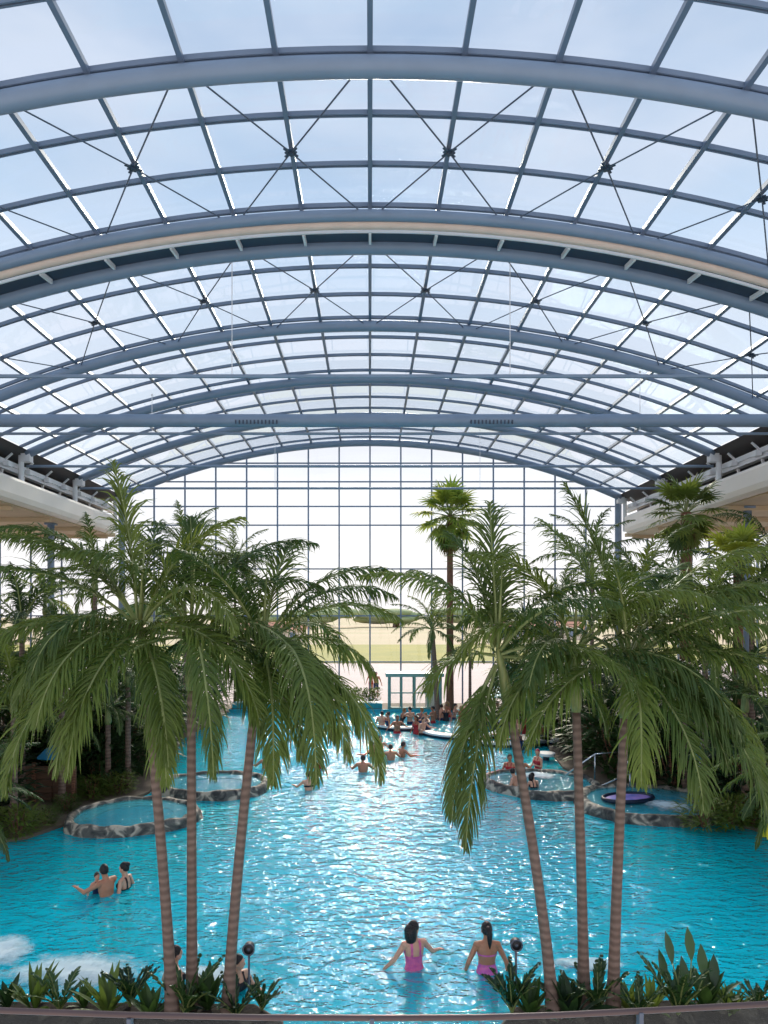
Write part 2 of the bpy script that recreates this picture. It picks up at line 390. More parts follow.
# opaque roof edge strips, gutters, rail beams, fascias
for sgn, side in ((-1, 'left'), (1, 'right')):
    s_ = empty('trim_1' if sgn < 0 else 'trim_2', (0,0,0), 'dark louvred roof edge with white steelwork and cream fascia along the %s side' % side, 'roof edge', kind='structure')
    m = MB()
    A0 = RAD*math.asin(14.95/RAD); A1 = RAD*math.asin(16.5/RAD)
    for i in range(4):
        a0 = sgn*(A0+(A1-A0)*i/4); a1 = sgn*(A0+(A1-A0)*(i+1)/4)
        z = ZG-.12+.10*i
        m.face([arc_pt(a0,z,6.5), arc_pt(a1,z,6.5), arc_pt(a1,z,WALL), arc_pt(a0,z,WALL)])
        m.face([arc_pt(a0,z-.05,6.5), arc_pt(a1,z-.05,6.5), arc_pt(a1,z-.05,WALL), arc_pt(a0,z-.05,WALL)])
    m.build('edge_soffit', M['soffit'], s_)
    m = MB()
    X = sgn*15.45
    m.box(min(X, X+sgn*.3), max(X, X+sgn*.3), 12, WALL, CZ+6.42, CZ+6.62)      # rail beam
    m.box(min(X, X+sgn*.3), max(X, X+sgn*.3), 12, WALL, CZ+6.2, CZ+6.27)
    m.box(X+sgn*.13-.02, X+sgn*.13+.02, 12, WALL, CZ+6.25, CZ+6.6)
    for y in [13+1.85*i for i in range(16)]:
        m.bar((X-sgn*.3, y, CZ+6.85), (X+sgn*.1, y, CZ+6.5), .07)
        m.bar((X+sgn*.1, y, CZ+6.3), (X+sgn*.2, y, CZ+5.9), .09)
        m.box(X-sgn*.1-.12, X-sgn*.1+.12, y-.16, y+.16, CZ+6.3, CZ+6.5)
    m.build('rail_beam', M['whitebeam'], s_)
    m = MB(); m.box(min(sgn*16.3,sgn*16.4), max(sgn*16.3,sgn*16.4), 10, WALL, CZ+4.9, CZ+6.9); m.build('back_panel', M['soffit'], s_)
    m = MB()
    P = [(15.3, 5.86), (15.05, 5.82), (15.0, 5.7), (14.98, 5.1), (15.05, 4.88), (15.25, 4.8), (15.9, 4.82), (15.6, 5.2)]
    n = len(P); b0 = len(m.v)
    for y in (20.0, 41.2):
        for (x, z) in P: m.v.append((sgn*x, y, CZ+z))
    for i in range(n):
        j = (i+1) % n; m.f.append((b0+i, b0+j, b0+n+j, b0+n+i)); m.m.append(0)
    m.f.append(tuple(range(b0, b0+n))); m.m.append(0); m.f.append(tuple(range(b0+n, b0+2*n))); m.m.append(0)
    m.build('fascia_panel', M['fascia'], s_)
    # aisle behind: flat ceiling, columns, glazed side
    m = MB(); m.box(min(sgn*15.5, sgn*23.2), max(sgn*15.5, sgn*23.2), 10, WALL, CZ+4.75, CZ+4.95)
    for y in [12+3.7*i for i in range(9)]:
        m.box(min(sgn*15.6, sgn*23), max(sgn*15.6, sgn*23), y-.08, y+.08, CZ+4.55, CZ+4.75)
    ac = m.build('ceiling_aisle_'+side, M['aisle']); tag(ac, 'flat beige aisle ceiling behind the %s fascia' % side, 'ceiling', kind='structure')
    w = empty('window_2' if sgn < 0 else 'window_3', (0,0,0), 'tall glazed side wall with grey mullions behind the %s palms' % side, 'window wall', kind='structure')
    m = MB(); m.box(min(sgn*23, sgn*23.02), max(sgn*23, sgn*23.02), 10, WALL, .1, CZ+4.75); m.build('glass_panes', M['wallglass'], w)
    m = MB()
    for y in [10+1.85*i for i in range(18)]: m.box(sgn*22.95-.06, sgn*22.95+.06, y-.05, y+.05, .1, CZ+4.75)
    for z in (.15, 3., 6., 8.2, 10.1): m.box(sgn*22.95-.05, sgn*22.95+.05, 10, WALL, z-.05, z+.05)
    m.build('window_frame', M['steel_far'], w)

# arches
def arch(y, r, z, label, n=48, extra=None):
    o = empty('roof_arch', (0, y, 0), label, 'steel arch', 'steel tube arches under the glass roof', 'structure')
    m = MB()
    a1 = RAD*math.asin(15.0/RAD)
    m.tube([arc_pt(-a1+2*a1*i/n, z, 0) for i in range(n+1)], r, 16)
    m.build('arch_tube', M['steel'], o, True)
    m = MB()
    for a in MUL:
        p = arc_pt(a, z+r*.8, 0); q = arc_pt(a, ZG-.06, 0); m.bar(p, q, .09, .14)
    m.build('purlin_brackets', M['steel_dark'], o)
    m = MB()
    for sx_ in (-1, 1):
        e = arc_pt(sx_*a1, z, 0)
        m.box(e.x-.2, e.x+.2, -.16, .16, e.z-.35, e.z+.02); m.tube([(e.x+sx_*.25, 0, e.z-.05), (e.x+sx_*.25, 0, 5.0+CZ)], .12, 10)
    m.build('foot_bracket', M['whitebeam'], o)
    return o
arch(13.1, .19, 10.26, 'thick blue grey steel arch nearest the viewer, at the very top')
dbl = arch(19.5, .2, 10.25, 'double steel arch with warm-lit beige underside and dark channel, second from the viewer')
m = MB(); a1 = RAD*math.asin(15.0/RAD)
m.tube([arc_pt(-a1+2*a1*i/48, 10.22, -1.6) for i in range(49)], .14, 14); m.build('upper_tube', M['steel'], dbl, True)
m = MB(); m.tube([arc_pt(-a1+2*a1*i/48, 10.1, -1.4) for i in range(49)], .12, 14); m.build('warm_lit_underside', M['beige'], dbl, True)  # added tube; its beige paints warm light on the upper tube's lower half
m = MB(); arc_bar(m, -.98, 10.15, .05, .07); m.build('white_rim', M['whitebeam'], dbl)
m = MB(); arc_bar(m, -.55, 10.32, .85, .04); m.build('channel_plate', M['hub'], dbl)
m = MB()
for a in MUL:
    p = arc_pt(a, 10.14, -.95); q = arc_pt(a, 10.22, -.3); m.bar(p, q, .07, .12)
m.build('channel_brackets', M['whitebeam'], dbl)
arch(24.95, .19, 10.3, 'blue grey steel arch directly above the thick straight tie beam')
arch(30.6, .18, 10.3, 'slim steel arch fourth from the viewer, its crown above the tie beam')
arch(36.2, .18, 10.3, 'slim steel arch second from the glazed end wall')
arch(41.9, .2, 10.3, 'steel arch framing the head of the glazed end wall')

def tie(y, z, r, label, name='tie_rod'):
    m = MB(); n = 24
    m.tube([(-15+30*i/n, 0, 0) for i in range(n+1)], r, 12)
    o = m.build(name, M['steel'], None, True, (0, y, CZ+z)); tag(o, label, 'tie beam', kind='structure', group='straight horizontal ties between the roof edges'); return o
t = tie(24.6, 6.83, .23, 'thick straight steel tie beam spanning the whole hall', 'tie_beam')
m = MB()
for x0 in (-4.7, 3.5):
    for i in range(12):
        m.box(x0+i*.13, x0+i*.13+.05, -.245, -.2, -.17, -.04)
m.build('perforated_sleeve', M['hub'], t)
tie(19.5, 6.65, .055, 'thin straight tie rod nearest the viewer, above the thick beam')
tie(24.9, 6.45, .05, 'thin tie rod running just below the thick tie beam')
tie(30.6, 6.5, .06, 'thin tie rod below the fourth arch, above the end wall head')
tie(36.2, 6.55, .06, 'thin tie rod closest to the glazed end wall')
# hanging wires
for i, (px, d, y0, y1) in enumerate(((232, 19.6, 250, 377), (510, 19.6, 252, 377), (152, 25, 395, 432), (640, 25, 372, 432), (275, 36.2, 425, 488), (480, 36.2, 425, 488))):
    p = atd(px, y0, d); q = atd(px, y1, d); m = MB(); m.tube([(0,0,0), (0,0,q.z-p.z)], .012, 6)
    m.box(-.03,.03,-.03,.03,-.03,.03)
    o = m.build('hanger_wire', M['whitebeam'], None, False, p); tag(o, 'thin pale hanger wire between a roof arch and its tie rod', 'wire', 'hanger wires under the roof', 'structure')

# ------------------------------------------------------------------ far glazed wall
w = empty('window_1', (0, WALL, 0), 'tall arched glass end wall with a grid of thin blue grey bars', 'window wall', kind='structure')
m = MB()
pts = [(-XG-.1, .1)] + [(-XG-.1+ (2*XG+.2)*i/40, CZ+ZG-arc_z(-XG-.1+(2*XG+.2)*i/40)) for i in range(41)] + [(XG+.1, .1)]
m.face([(x, 0, z) for x, z in pts]); m.face([(x, .03, z) for x, z in pts])
for sg in (-1, 1):
    m.face([(sg*XG, 0, .1), (sg*23, 0, .1), (sg*23, 0, CZ+4.75), (sg*XG, 0, CZ+4.75)])
m.build('glass_panes', M['wallglass'], w)
m = MB()
dx = 30.8/F*WALL
for k in range(-12, 13):
    x = k*dx
    top = CZ+ZG-arc_z(x) if abs(x) < XG else CZ+4.75
    m.box(x-.045, x+.045, -.09, .0, .1, top)
for z in (9.23, 8.1, 6.6, 5.46, 2.8, -.05, -2.85):
    xx = 22.9 if z < 4.7 else math.sqrt(max(0, RAD**2-(RAD-(ZG-z))**2))
    xx = min(xx, XG) if z > 4.7 else xx
    m.box(-xx, xx, -.07, -.0, CZ+z-.04, CZ+z+.04)
m.build('window_frame', M['steel_far'], w)
m = MB()
arc_bar(m, -.1, ZG-.1, .15, .25); m.build('head_trim', M['steel_dark'], w)
m = MB()
for sg in (-1, 1): m.tube([(sg*15, -.3, .1), (sg*15, -.3, CZ+7.1)], .2, 12)
m.build('corner_posts', M['steel'], w)
# aisle columns
for sg, side in ((-1,'left'),(1,'right')):
    for j, y in enumerate((19.5, 24.95, 30.6, 36.2)):
        m = MB(); m.tube([(0,0,0),(0,0,CZ+4.75-.15)], .17, 16); m.box(-.25,.25,-.25,.25,0,.06); m.box(-.24,.24,-.24,.24,CZ+4.5,CZ+4.6)
        o = m.build('aisle_column', M['steel'], None, True, (sg*16.5, y, .15)); tag(o, '%s grey round column behind the %s palms' % (('nearest','second','third','farthest')[j], side), 'column', kind='structure')

# ------------------------------------------------------------------ pool shell, decks
POOL_Z = -1.1
LEFT = [(-23,12.4),(-9.2,12.6),(-8.6,13.4),(-9.3,15.0),(-9.9,16.2),(-8.4,17.2),(-7.6,19.0),(-6.8,21.5),(-6.9,24),(-7.6,27),(-8.3,31),(-8.0,35),(-8.0,39.7)]
RIGHT = [(23,12.2),(9.8,12.4),(8.9,13.4),(9.8,15.2),(10.6,16.6),(9.3,18.6),(8.6,20.6),(7.4,22.6),(6.9,25),(7.2,28),(7.9,31.5),(8.4,34),(7.6,37),(6.5,39.7)]
m = MB(); m.prism(LEFT+[(-8,WALL),(-23,WALL)], POOL_Z, .08); o = m.build('floor_deck_left', M['deck']); tag(o, 'brown stone bank under the palms on the left side of the pool', 'deck', kind='structure')
m = MB(); m.prism((RIGHT+[(6.5,WALL),(23,WALL)])[::-1], POOL_Z, .08); o = m.build('floor_deck_right', M['deck']); tag(o, 'brown stone bank under the palms on the right side of the pool', 'deck', kind='structure')
m = MB(); m.prism([(-8,39.7),(6.5,39.7),(6.5,WALL),(-8,WALL)], POOL_Z, .14); m.box(-8, 6.5, 39.62, 39.7, POOL_Z, .16, 1)
o = m.build('floor_deck_far', [M['deck'], M['tealtile']]); tag(o, 'stone deck with turquoise tiled edge at the far end of the pool', 'deck', kind='structure')
m = MB(); m.box(-23, 23, 5, 39.7, POOL_Z-.1, POOL_Z); o = m.build('floor_pool', M['poolfloor']); tag(o, 'bright turquoise pool floor seen through the water', 'pool floor', kind='structure')
m = MB(); m.face([(-23,7.5,0),(23,7.5,0),(23,39.7,0),(-23,39.7,0)])
o = m.build('pool_water', M['water']); tag(o, 'rippled turquoise water filling the large pool', 'water', kind='structure')
# near planting beds
NB = 9.72
def bed(name, pts, label):
    m = MB(); m.prism(pts, POOL_Z, .1); m.prism([(x*.998, y-.0 if y < 9 else y-.12) for x, y in pts], .1, .16, 1)
    o = m.build(name, [M['deck'], M['soil']]); tag(o, label, 'planting bed', kind='structure'); return o
bed('floor_bed_left', [(-9,7.5),(-1.15,7.5),(-1.15,9.3),(-1.6,9.72),(-9,9.85)], 'soil bed with plants along the near left pool edge')
bed('floor_bed_right', [(9.5,7.5),(9.5,9.9),(3.4,9.8),(2.0,9.65),(1.7,9.2),(1.7,7.5)][::-1][::-1], 'soil bed with plants along the near right pool edge')

# ------------------------------------------------------------------ outside
m = MB(); m.box(-120, 120, WALL+.1, 79, -.3, .05); o = m.build('ground_terrace', M['terrace']); tag(o, 'pale sunlit terrace outside the glass end wall', 'terrace', kind='structure')
m = MB(); m.box(-200, 200, 79, 128, -.3, .1); o = m.build('ground_lawn', M['lawn']); tag(o, 'yellow green lawn strip beyond the terrace', 'lawn', kind='structure')
m = MB(); m.box(-900, 900, 128, 1500, -.6, 0); o = m.build('ground_field', M['field']); tag(o, 'pale dry field reaching to the horizon outside', 'field', kind='structure')
for sg, nm in ((-1, 'left'), (1, 'right')):
    m = MB(); m.box(min(sg*23.1, sg*120), max(sg*23.1, sg*120), -10, WALL+.1, -.3, .05)
    o = m.build('ground_side_'+nm, M['terrace']); tag(o, 'pale paving outside the %s glazed side' % nm, 'terrace', kind='structure')
m = MB(); m.prism([(8,46),(9,53),(14,58),(24,60),(26,50),(20,46)][::-1], .05, .12); o = m.build('outdoor_pool', M['tealtile']); tag(o, 'turquoise outdoor pool beyond the end wall on the right', 'pool')
rnd = random.Random(4)
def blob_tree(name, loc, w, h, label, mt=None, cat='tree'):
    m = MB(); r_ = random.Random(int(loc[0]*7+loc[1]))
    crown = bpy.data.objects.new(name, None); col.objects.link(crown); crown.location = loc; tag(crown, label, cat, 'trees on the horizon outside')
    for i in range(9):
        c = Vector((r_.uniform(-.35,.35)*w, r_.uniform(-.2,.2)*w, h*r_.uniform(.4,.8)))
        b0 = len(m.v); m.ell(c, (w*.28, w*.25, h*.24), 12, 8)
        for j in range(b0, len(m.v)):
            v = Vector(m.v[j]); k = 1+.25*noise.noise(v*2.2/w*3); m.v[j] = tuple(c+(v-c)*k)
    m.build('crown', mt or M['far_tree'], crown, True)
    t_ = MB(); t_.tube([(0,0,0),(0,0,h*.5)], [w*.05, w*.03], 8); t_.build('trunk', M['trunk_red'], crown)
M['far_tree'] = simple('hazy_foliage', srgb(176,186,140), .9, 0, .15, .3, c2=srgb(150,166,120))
k = 0
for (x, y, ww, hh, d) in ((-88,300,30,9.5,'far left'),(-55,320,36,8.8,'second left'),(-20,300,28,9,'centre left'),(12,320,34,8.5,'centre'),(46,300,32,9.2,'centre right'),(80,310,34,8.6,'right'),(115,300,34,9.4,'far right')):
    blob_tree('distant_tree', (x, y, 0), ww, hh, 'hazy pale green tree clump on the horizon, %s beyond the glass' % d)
for (x, y, wd, label) in ((-22,150,16,'low pale building with terracotta roof outside on the left'),(38,160,20,'low pale building with terracotta roof outside on the right')):
    o = empty('distant_building', (x, y, 0), label, 'building')
    m = MB(); m.box(-wd/2, wd/2, -4, 4, 0, 2.4); m.build('walls', M['plaster'], o)
    m = MB()
    for (x0) in (-wd/2-.4,):
        m.v += [(-wd/2-.4,-4.5,2.4),(wd/2+.4,-4.5,2.4),(wd/2+.4,4.5,2.4),(-wd/2-.4,4.5,2.4),(-wd/2,0,4),(wd/2,0,4)]
        m.f += [(0,1,5,4),(2,3,4,5),(1,2,5),(3,0,4),(0,3,2,1)]; m.m += [0]*5
    m.build('roof', M['brick'], o)
    m = MB()
    for i in range(5): m.box(-wd/2+1+i*wd/5.2, -wd/2+2+i*wd/5.2, -4.06, -4, .7, 1.9)
    m.build('window', M['steel_far'], o)

# ------------------------------------------------------------------ palm fronds
G = Vector((0,0,-1))
def frond_mb(elev, bend, L, n=34, ll=.6, lw=.032, droop=.9, seed=0, vee=.35, t0=.14, rr=.022, az=0., fwd=.6, bare=None, twist=0.):
    r_ = random.Random(seed); m = MB()
    ns = 16; P = []; T = []
    p = Vector((0,0,0)); side0 = r_.uniform(-.3,.3)+twist; droop *= r_.uniform(.55,1.25); fwd = fwd*r_.uniform(.9,1.5) + max(0, elev-60)*.03; droop *= 1-.5*max(0, min(1,(elev-60)/25))
    for i in range(ns+1):
        s = i/ns; e = R(elev) - R(bend)*s**1.25; a = R(az)+side0*s*s
        d = Vector((cos(e)*cos(a), cos(e)*sin(a), sin(e)))
        P.append(p.copy()); T.append(d); p = p + d*(L/ns)
    m.tube(P, [rr*(1-.85*i/ns)+.003 for i in range(ns+1)], 5, 1)
    def evalp(s):
        f = s*ns; i = min(int(f), ns-1); u = f-i
        return P[i].lerp(P[i+1], u), T[i].lerp(T[min(i+1, ns)], u).normalized()
    for j in range(n):
        s = t0 + (1-t0)*(j+.5)/n
        q, t = evalp(s)
        a = R(az)+side0*s*s
        S = Vector((-sin(a), cos(a), 0)); U = S.cross(t)*-1
        if U.z < 0 and elev-bend*s > -80: U = -U
        u = (s-t0)/(1-t0)
        prof = (math.sin(pi*min(1, u*.86+.12))**.7)*(1-.25*u)
        for sd in (-1, 1):
            l = ll*prof*r_.uniform(.65,1.15)
            d = (t*(fwd+.7*u) + S*sd*.8 + U*vee*r_.uniform(.6,1.4)).normalized()
            d = (d + Vector((r_.uniform(-.2,.2), r_.uniform(-.2,.2), r_.uniform(-.16,.12)))).normalized()
            c = q.copy(); pts = [c.copy()]; dirs = [d.copy()]; dl = droop*r_.uniform(.6,1.4)
            segs = 4
            for k in range(segs):
                d = (d + G*dl*(.10+.26*k)).normalized()
                c = c + d*(l/segs); pts.append(c.copy()); dirs.append(d.copy())
            ws = [.55, 1, .95, .6, .06]
            b0 = len(m.v)
            for k in range(segs+1):
                wv = t - dirs[k]*t.dot(dirs[k])
                if wv.length < .15: wv = S.cross(dirs[k])
                wv.normalize(); h = lw*.5*ws[k]
                nn = dirs[k].cross(wv)
                m.v += [tuple(pts[k]-wv*h), tuple(pts[k]+nn*h*.35), tuple(pts[k]+wv*h)]
            for k in range(segs):
                x = b0+k*3; m.f += [(x, x+1, x+4, x+3), (x+1, x+2, x+5, x+4)]; m.m += [0, 0]
    return m
def fan_mb(elev, pet, rad, n=24, seed=0, droop=.5, spread=290, bend=20):
    r_ = random.Random(seed); m = MB()
    P = []; p = Vector((0,0,0)); ns = 6
    for i in range(ns+1):
        e = R(elev)-R(bend)*i/ns; P.append(p.copy()); p = p+Vector((cos(e), 0, sin(e)))*pet/ns
    m.tube(P, [.03-.015*i/ns for i in range(ns+1)], 5, 1)
    e = R(elev-bend); t = Vector((cos(e),0,sin(e))); S = Vector((0,1,0)); U = t.cross(S)*-1
    if U.z < 0: U = -U
    q = P[-1]
    for j in range(n):
        th = R(-spread/2+spread*j/(n-1)); l = rad*(.72+.28*cos(th/1.3))*r_.uniform(.9,1.08)
        d = (t*cos(th)+S*sin(th)+U*(.1 if j % 2 else .16)).normalized(); c = q.copy(); wv = (t*-sin(th)+S*cos(th))
        pts = [c.copy()]; dirs = [d]
        for k in range(4):
            d = (d+G*droop*(.04+.17*k)*r_.uniform(.7,1.3)).normalized(); c = c+d*l/4; pts.append(c.copy()); dirs.append(d)
        w0 = 2*pi*(spread/360)*rad/n*.5
        ws = [.1,.8,1.0,.5,.05]; b0 = len(m.v)
        for k in range(5):
            nn = dirs[k].cross(wv); h = w0*.62*ws[k]
            m.v += [tuple(pts[k]-wv*h), tuple(pts[k]+nn*h*.35), tuple(pts[k]+wv*h)]
        for k in range(4):
            x = b0+k*3; m.f += [(x,x+1,x+4,x+3),(x+1,x+2,x+5,x+4)]; m.m += [0,0]
    return m

def trunk(root, h, r0, r1, lean=(0,0), shaft=.8, mt='trunk', shaftr=None, curve=.3):
    """trunk from the root to the crown at (lean.x, lean.y, h)"""
    def pos(s): return Vector((lean[0]*(s**(1+curve)), lean[1]*(s**(1+curve)), h*s))
    n = max(10, int(h*6)); m = MB(); P = []; Rr = []
    st = 1-shaft/h
    for i in range(n+1):
        s = st*i/n; P.append(pos(s)); Rr.append((r0+(r1-r0)*min(1, s*1.0)+.04*math.exp(-s*h*3))*(1+.008*((i % 2)*2-1)))
    m.tube(P, Rr, 12); m.build('trunk', M[mt], root, True)
    if shaft > .05:
        m = MB(); k = 8; sr = shaftr or r1*1.15
        prof = [1.0, 1.28, 1.3, 1.22, 1.12, 1.0, .85, .7, .5]
        m.tube([pos(st+(1-st)*i/k) for i in range(k+1)], [sr*prof[i] for i in range(k+1)], 12)
        m.build('crownshaft', M['crownshaft'], root, True)
    return pos(1)

# shared frond variants
STYLE = {}
def frond_mesh(style, key, **kw):
    k = (style, key)
    if k not in STYLE:
        leafm = kw.pop('leafm', 'leaf')
        STYLE[k] = frond_mb(**kw).mesh('frond', [M[leafm], M['rachis']])
    return STYLE[k]

def hero(name_label, crown, base, fronds, extra_fan=13, L=2.5, seed=0, ll=.72, leafm='leaf'):
    root = empty('palm_tree', base, name_label, 'palm tree', 'slender palms in the near planting beds')
    h = crown.z-base.z
    tip = trunk(root, h, .074, .055, (crown.x-base.x, crown.y-base.y), .85)
    r_ = random.Random(seed)
    items = list(fronds)
    for i in range(extra_fan):
        e = 68 - 80*(i/extra_fan) + r_.uniform(-6,6)
        bd = 62+r_.uniform(-12,28) if e > 45 else e+r_.uniform(68,92)
        if 240 < (i*137.5+seed*40) % 360 < 300 and e < 45: continue
        if seed == 4 and 130 < (i*137.5+seed*40) % 360 < 235 and e < 35: continue
        items.append((i*137.5+r_.uniform(-15,15)+seed*40, e, bd, L*r_.uniform(.82,1.05)))
    for i, it in enumerate(items):
        az, el, bend, LL = it[:4]
        m = frond_mb(el, bend, LL, int(27*LL)+4, ll, .025, 1.15, seed*31+i, twist=it[4] if len(it) > 4 else 0.)
        ofs = tip + Vector((cos(R(az)), sin(R(az)), 0))*.05 + Vector((0,0,-.12+.002*el))
        o = m.build('frond', [M[it[5] if len(it) > 5 else leafm], M['rachis']], root, False, ofs); o.rotation_euler.z = R(az)
    # spear leaf
    m = MB(); m.tube([tip, tip+Vector((.03,0,.55)), tip+Vector((.06,.02,1.1))], [.03,.018,.003], 6); m.build('spear_leaf', M['crownshaft'], root, True)
    return root
D = 9.33
def P9(px, py, d=D): return atd(px, py, d)
base_z = .16
def base(px, d): return Vector(((px-VX)/F*d, d, base_z))
hero('slender palm with left-leaning crown, leftmost trunk of the left trio', P9(140,622,9.3), base(172,9.3),
     [(175,62,85,2.9),(188,42,85,3.0),(186,18,85,2.6),(200,-5,70,2.3),(150,84,16,2.2),(95,70,40,1.9),(250,5,85,2.2),(165,55,60,2.5),(0,70,60,2.0),(300,-20,60,2.2),(205,15,98,3.1),(325,10,98,2.8),(196,-25,62,2.7),(262,-12,76,2.4),(300,-20,68,2.4),(225,-20,68,2.6)], 8, 2.4, 1)
hero('slender palm with straight upright trunk in the middle of the left trio', P9(191,628,9.55), base(192,9.55),
     [(100,84,24,1.6),(150,70,60,2.2),(35,66,80,2.5),(205,10,90,2.6),(330,-5,80,2.6),(342,10,88,3.0),(288,8,94,3.1),(240,0,86,2.8),(60,60,70,2.3),(340,0,85,2.4),(325,20,105,2.9),(30,10,95,2.6),(215,20,105,2.7)], 8, 2.3, 2)
hero('slender palm leaning right with trailing fronds, rightmost trunk of the left trio', P9(263,640,9.4), base(228,9.4),
     [(8,60,80,2.2),(-6,42,80,2.0),(-14,20,84,1.7),(-30,-5,88,2.6),(-75,-15,70,2.2),(30,50,80,2.3),(150,66,90,2.0),(185,40,110,1.9),(75,72,50,1.9),(-66,14,104,3.1),(-50,0,88,2.3)], 5, 2.1, 3)
hero('slender palm with curved trunk and long hanging frond, leftmost of the right trio', P9(498,648,9.3), base(553,9.3),
     [(176,60,78,2.2),(200,10,80,1.2),(222,-50,36,2.1),(95,82,22,2.1),(120,76,40,1.9),(10,60,80,2.0),(330,20,90,2.1),(75,74,55,1.9),(238,-52,34,2.4),(180,-62,25,1.9),(60,-10,75,2.2)], 5, 1.9, 4)
hero('slender palm with yellow green crownshaft in the middle of the right trio', P9(574,650,9.6), base(584,9.6),
     [(200,40,100,2.0),(-20,30,90,2.4),(-45,5,75,2.2),(20,60,80,2.4),(160,50,90,1.8),(-5,48,80,2.8),(235,30,100,1.8),(-40,15,98,2.6),(220,0,80,2.0)], 6, 2.2, 5)
hero('slender palm with tall upright frond, rightmost trunk of the right trio', P9(628,655,9.4), base(613,9.4),
     [(150,80,22,2.5),(135,70,35,2.4),(-8,52,84,2.8),(-25,18,84,2.2),(2,66,80,2.8),(-40,-5,70,2.0),(-60,-10,70,1.9),(-8,36,76,2.4),(40,60,60,2.4),(-30,20,100,2.8),(200,20,100,2.2),(-55,-12,76,2.6),(258,-8,80,2.1),(285,-20,68,2.2),(-5,-15,72,2.5),(-35,40,90,3.0)], 6, 2.3, 6)

# palms further back
def feather(px, py, d, label, L=2.4, nf=16, seed=0, style='deep', lean=(0,0), tr=.07, shaft=.6, ground=.08, ll=.55):
    c = atd(px, py, d); b = Vector((c.x-lean[0], c.y-lean[1], ground))
    root = empty('palm_tree', b, label, 'palm tree', 'feather palms along the banks')
    trunk(root, c.z-b.z, tr*1.3, tr, lean, min(shaft, (c.z-b.z)*.3), 'trunk')
    leafm = {'deep':'leaf_dk','mid':'leaf','fresh':'leaf_hi','gold':'leaf_ye'}[style]
    r_ = random.Random(seed+100)
    els = [78,60,44,28,12,-6]
    for i in range(nf):
        ei = min(5, int(i/nf*6)); v = r_.randrange(2)
        me = frond_mesh(style, (ei, v), elev=els[ei], bend=70+10*v, L=2.4, n=44, ll=ll, lw=.033, droop=1.1, seed=ei*7+v, leafm=leafm)
        o = link('frond', me, root, (lean[0], lean[1], c.z-b.z-.08), R(i*137.5+r_.uniform(-12,12)))
        k = L/2.4*r_.uniform(.88,1.1); o.scale = (k,k,k)
    return root
S_ = feather
S_(95,575,24,'feather palm behind the left trio, pale crown below the roof edge',2.6,16,1,'mid')
S_(14,690,17.8,'broad feather palm on the left bank over the brown boards',2.6,18,31,'mid')
S_(108,705,21.5,'dark feather palm just behind the nearer left whirlpool',2.2,15,32,'deep')
S_(833,775,13.7,'palm beyond the right frame edge whose frond trails down to the water',2.3,18,33,'mid')
S_(-42,800,13.5,'small palm beyond the left frame edge with frond tips over the water',1.8,15,34,'deep')
S_(22,622,20,'dark feather palm at the left frame edge beneath the cream fascia',2.4,16,2,'deep')
S_(62,655,20,'feather palm low on the left bank above the brown boards',2.2,15,3,'deep')
S_(128,668,22,'dark feather palm behind the leftmost slender trunk',2.6,15,4,'deep')
S_(-8,705,18,'bushy feather palm at the left frame edge, its fronds reaching over the bank',2.6,18,5,'mid')
S_(185,545,33,'tall feather palm rising behind the left trio to the end wall head',2.5,16,6,'mid')
S_(235,565,41,'tall feather palm behind the gap between second and third left trunks',3.0,15,7,'mid')
S_(45,600,28,'yellow green feather palm against the left side windows',2.4,14,8,'fresh')
S_(172,690,30,'low feather palm behind the left whirlpools',2.2,14,9,'deep')
S_(60,715,20.5,'low dark feather palm beside the blue parasol on the left',1.9,14,10,'deep')
S_(215,680,40.5,'small feather palm at the back of the left bank',2.2,13,11,'deep')
S_(-45,790,17,'low dark palm on the left bank at the frame edge, behind the light shrubs',2.0,14,12,'deep')
S_(640,590,24,'feather palm behind the right trio, crown level with theirs',3.2,16,13,'mid')
S_(705,625,20,'broad feather palm on the right bank with long side fronds',3.2,17,14,'mid')
S_(752,610,20,'feather palm at the right frame edge before the side windows',2.5,16,15,'deep')
S_(562,600,31,'feather palm behind the gap between the two left trunks of the right trio',2.3,15,16,'mid')
S_(745,690,18.5,'dark feather palm low on the right bank near the frame edge',2.2,16,17,'deep')
S_(685,700,21.5,'dark feather palm behind the folded white parasol',2.3,15,18,'deep')
S_(605,690,26,'dark feather palm behind the steel handrail on the right bank',2.4,15,19,'deep')
S_(560,690,32,'dark feather palm beside the grey round platform',2.4,15,20,'deep')
S_(640,655,29,'feather palm deep in the right bank thicket',2.4,14,21,'deep')
S_(535,650,37,'feather palm behind the pool bar on the right',2.3,15,22,'mid')
S_(800,765,17.2,'feather palm at the right frame edge behind the yellow stand',2.9,16,23,'deep')
S_(592,560,28,'tall feather palm rising behind the right trio',2.8,14,24,'mid')
S_(770,545,24,'tall dark feather palm at the right frame edge under the fascia',2.4,15,25,'deep')
S_(432,628,36.8,'small coconut palm standing by the glass exit lock at the far end',2.6,17,26,'mid', lean=(-.3,0), tr=.11, ground=.0)
S_(470,650,37.5,'short feather palm right of the exit lock at the far end',2.0,13,27,'mid', ground=.0)

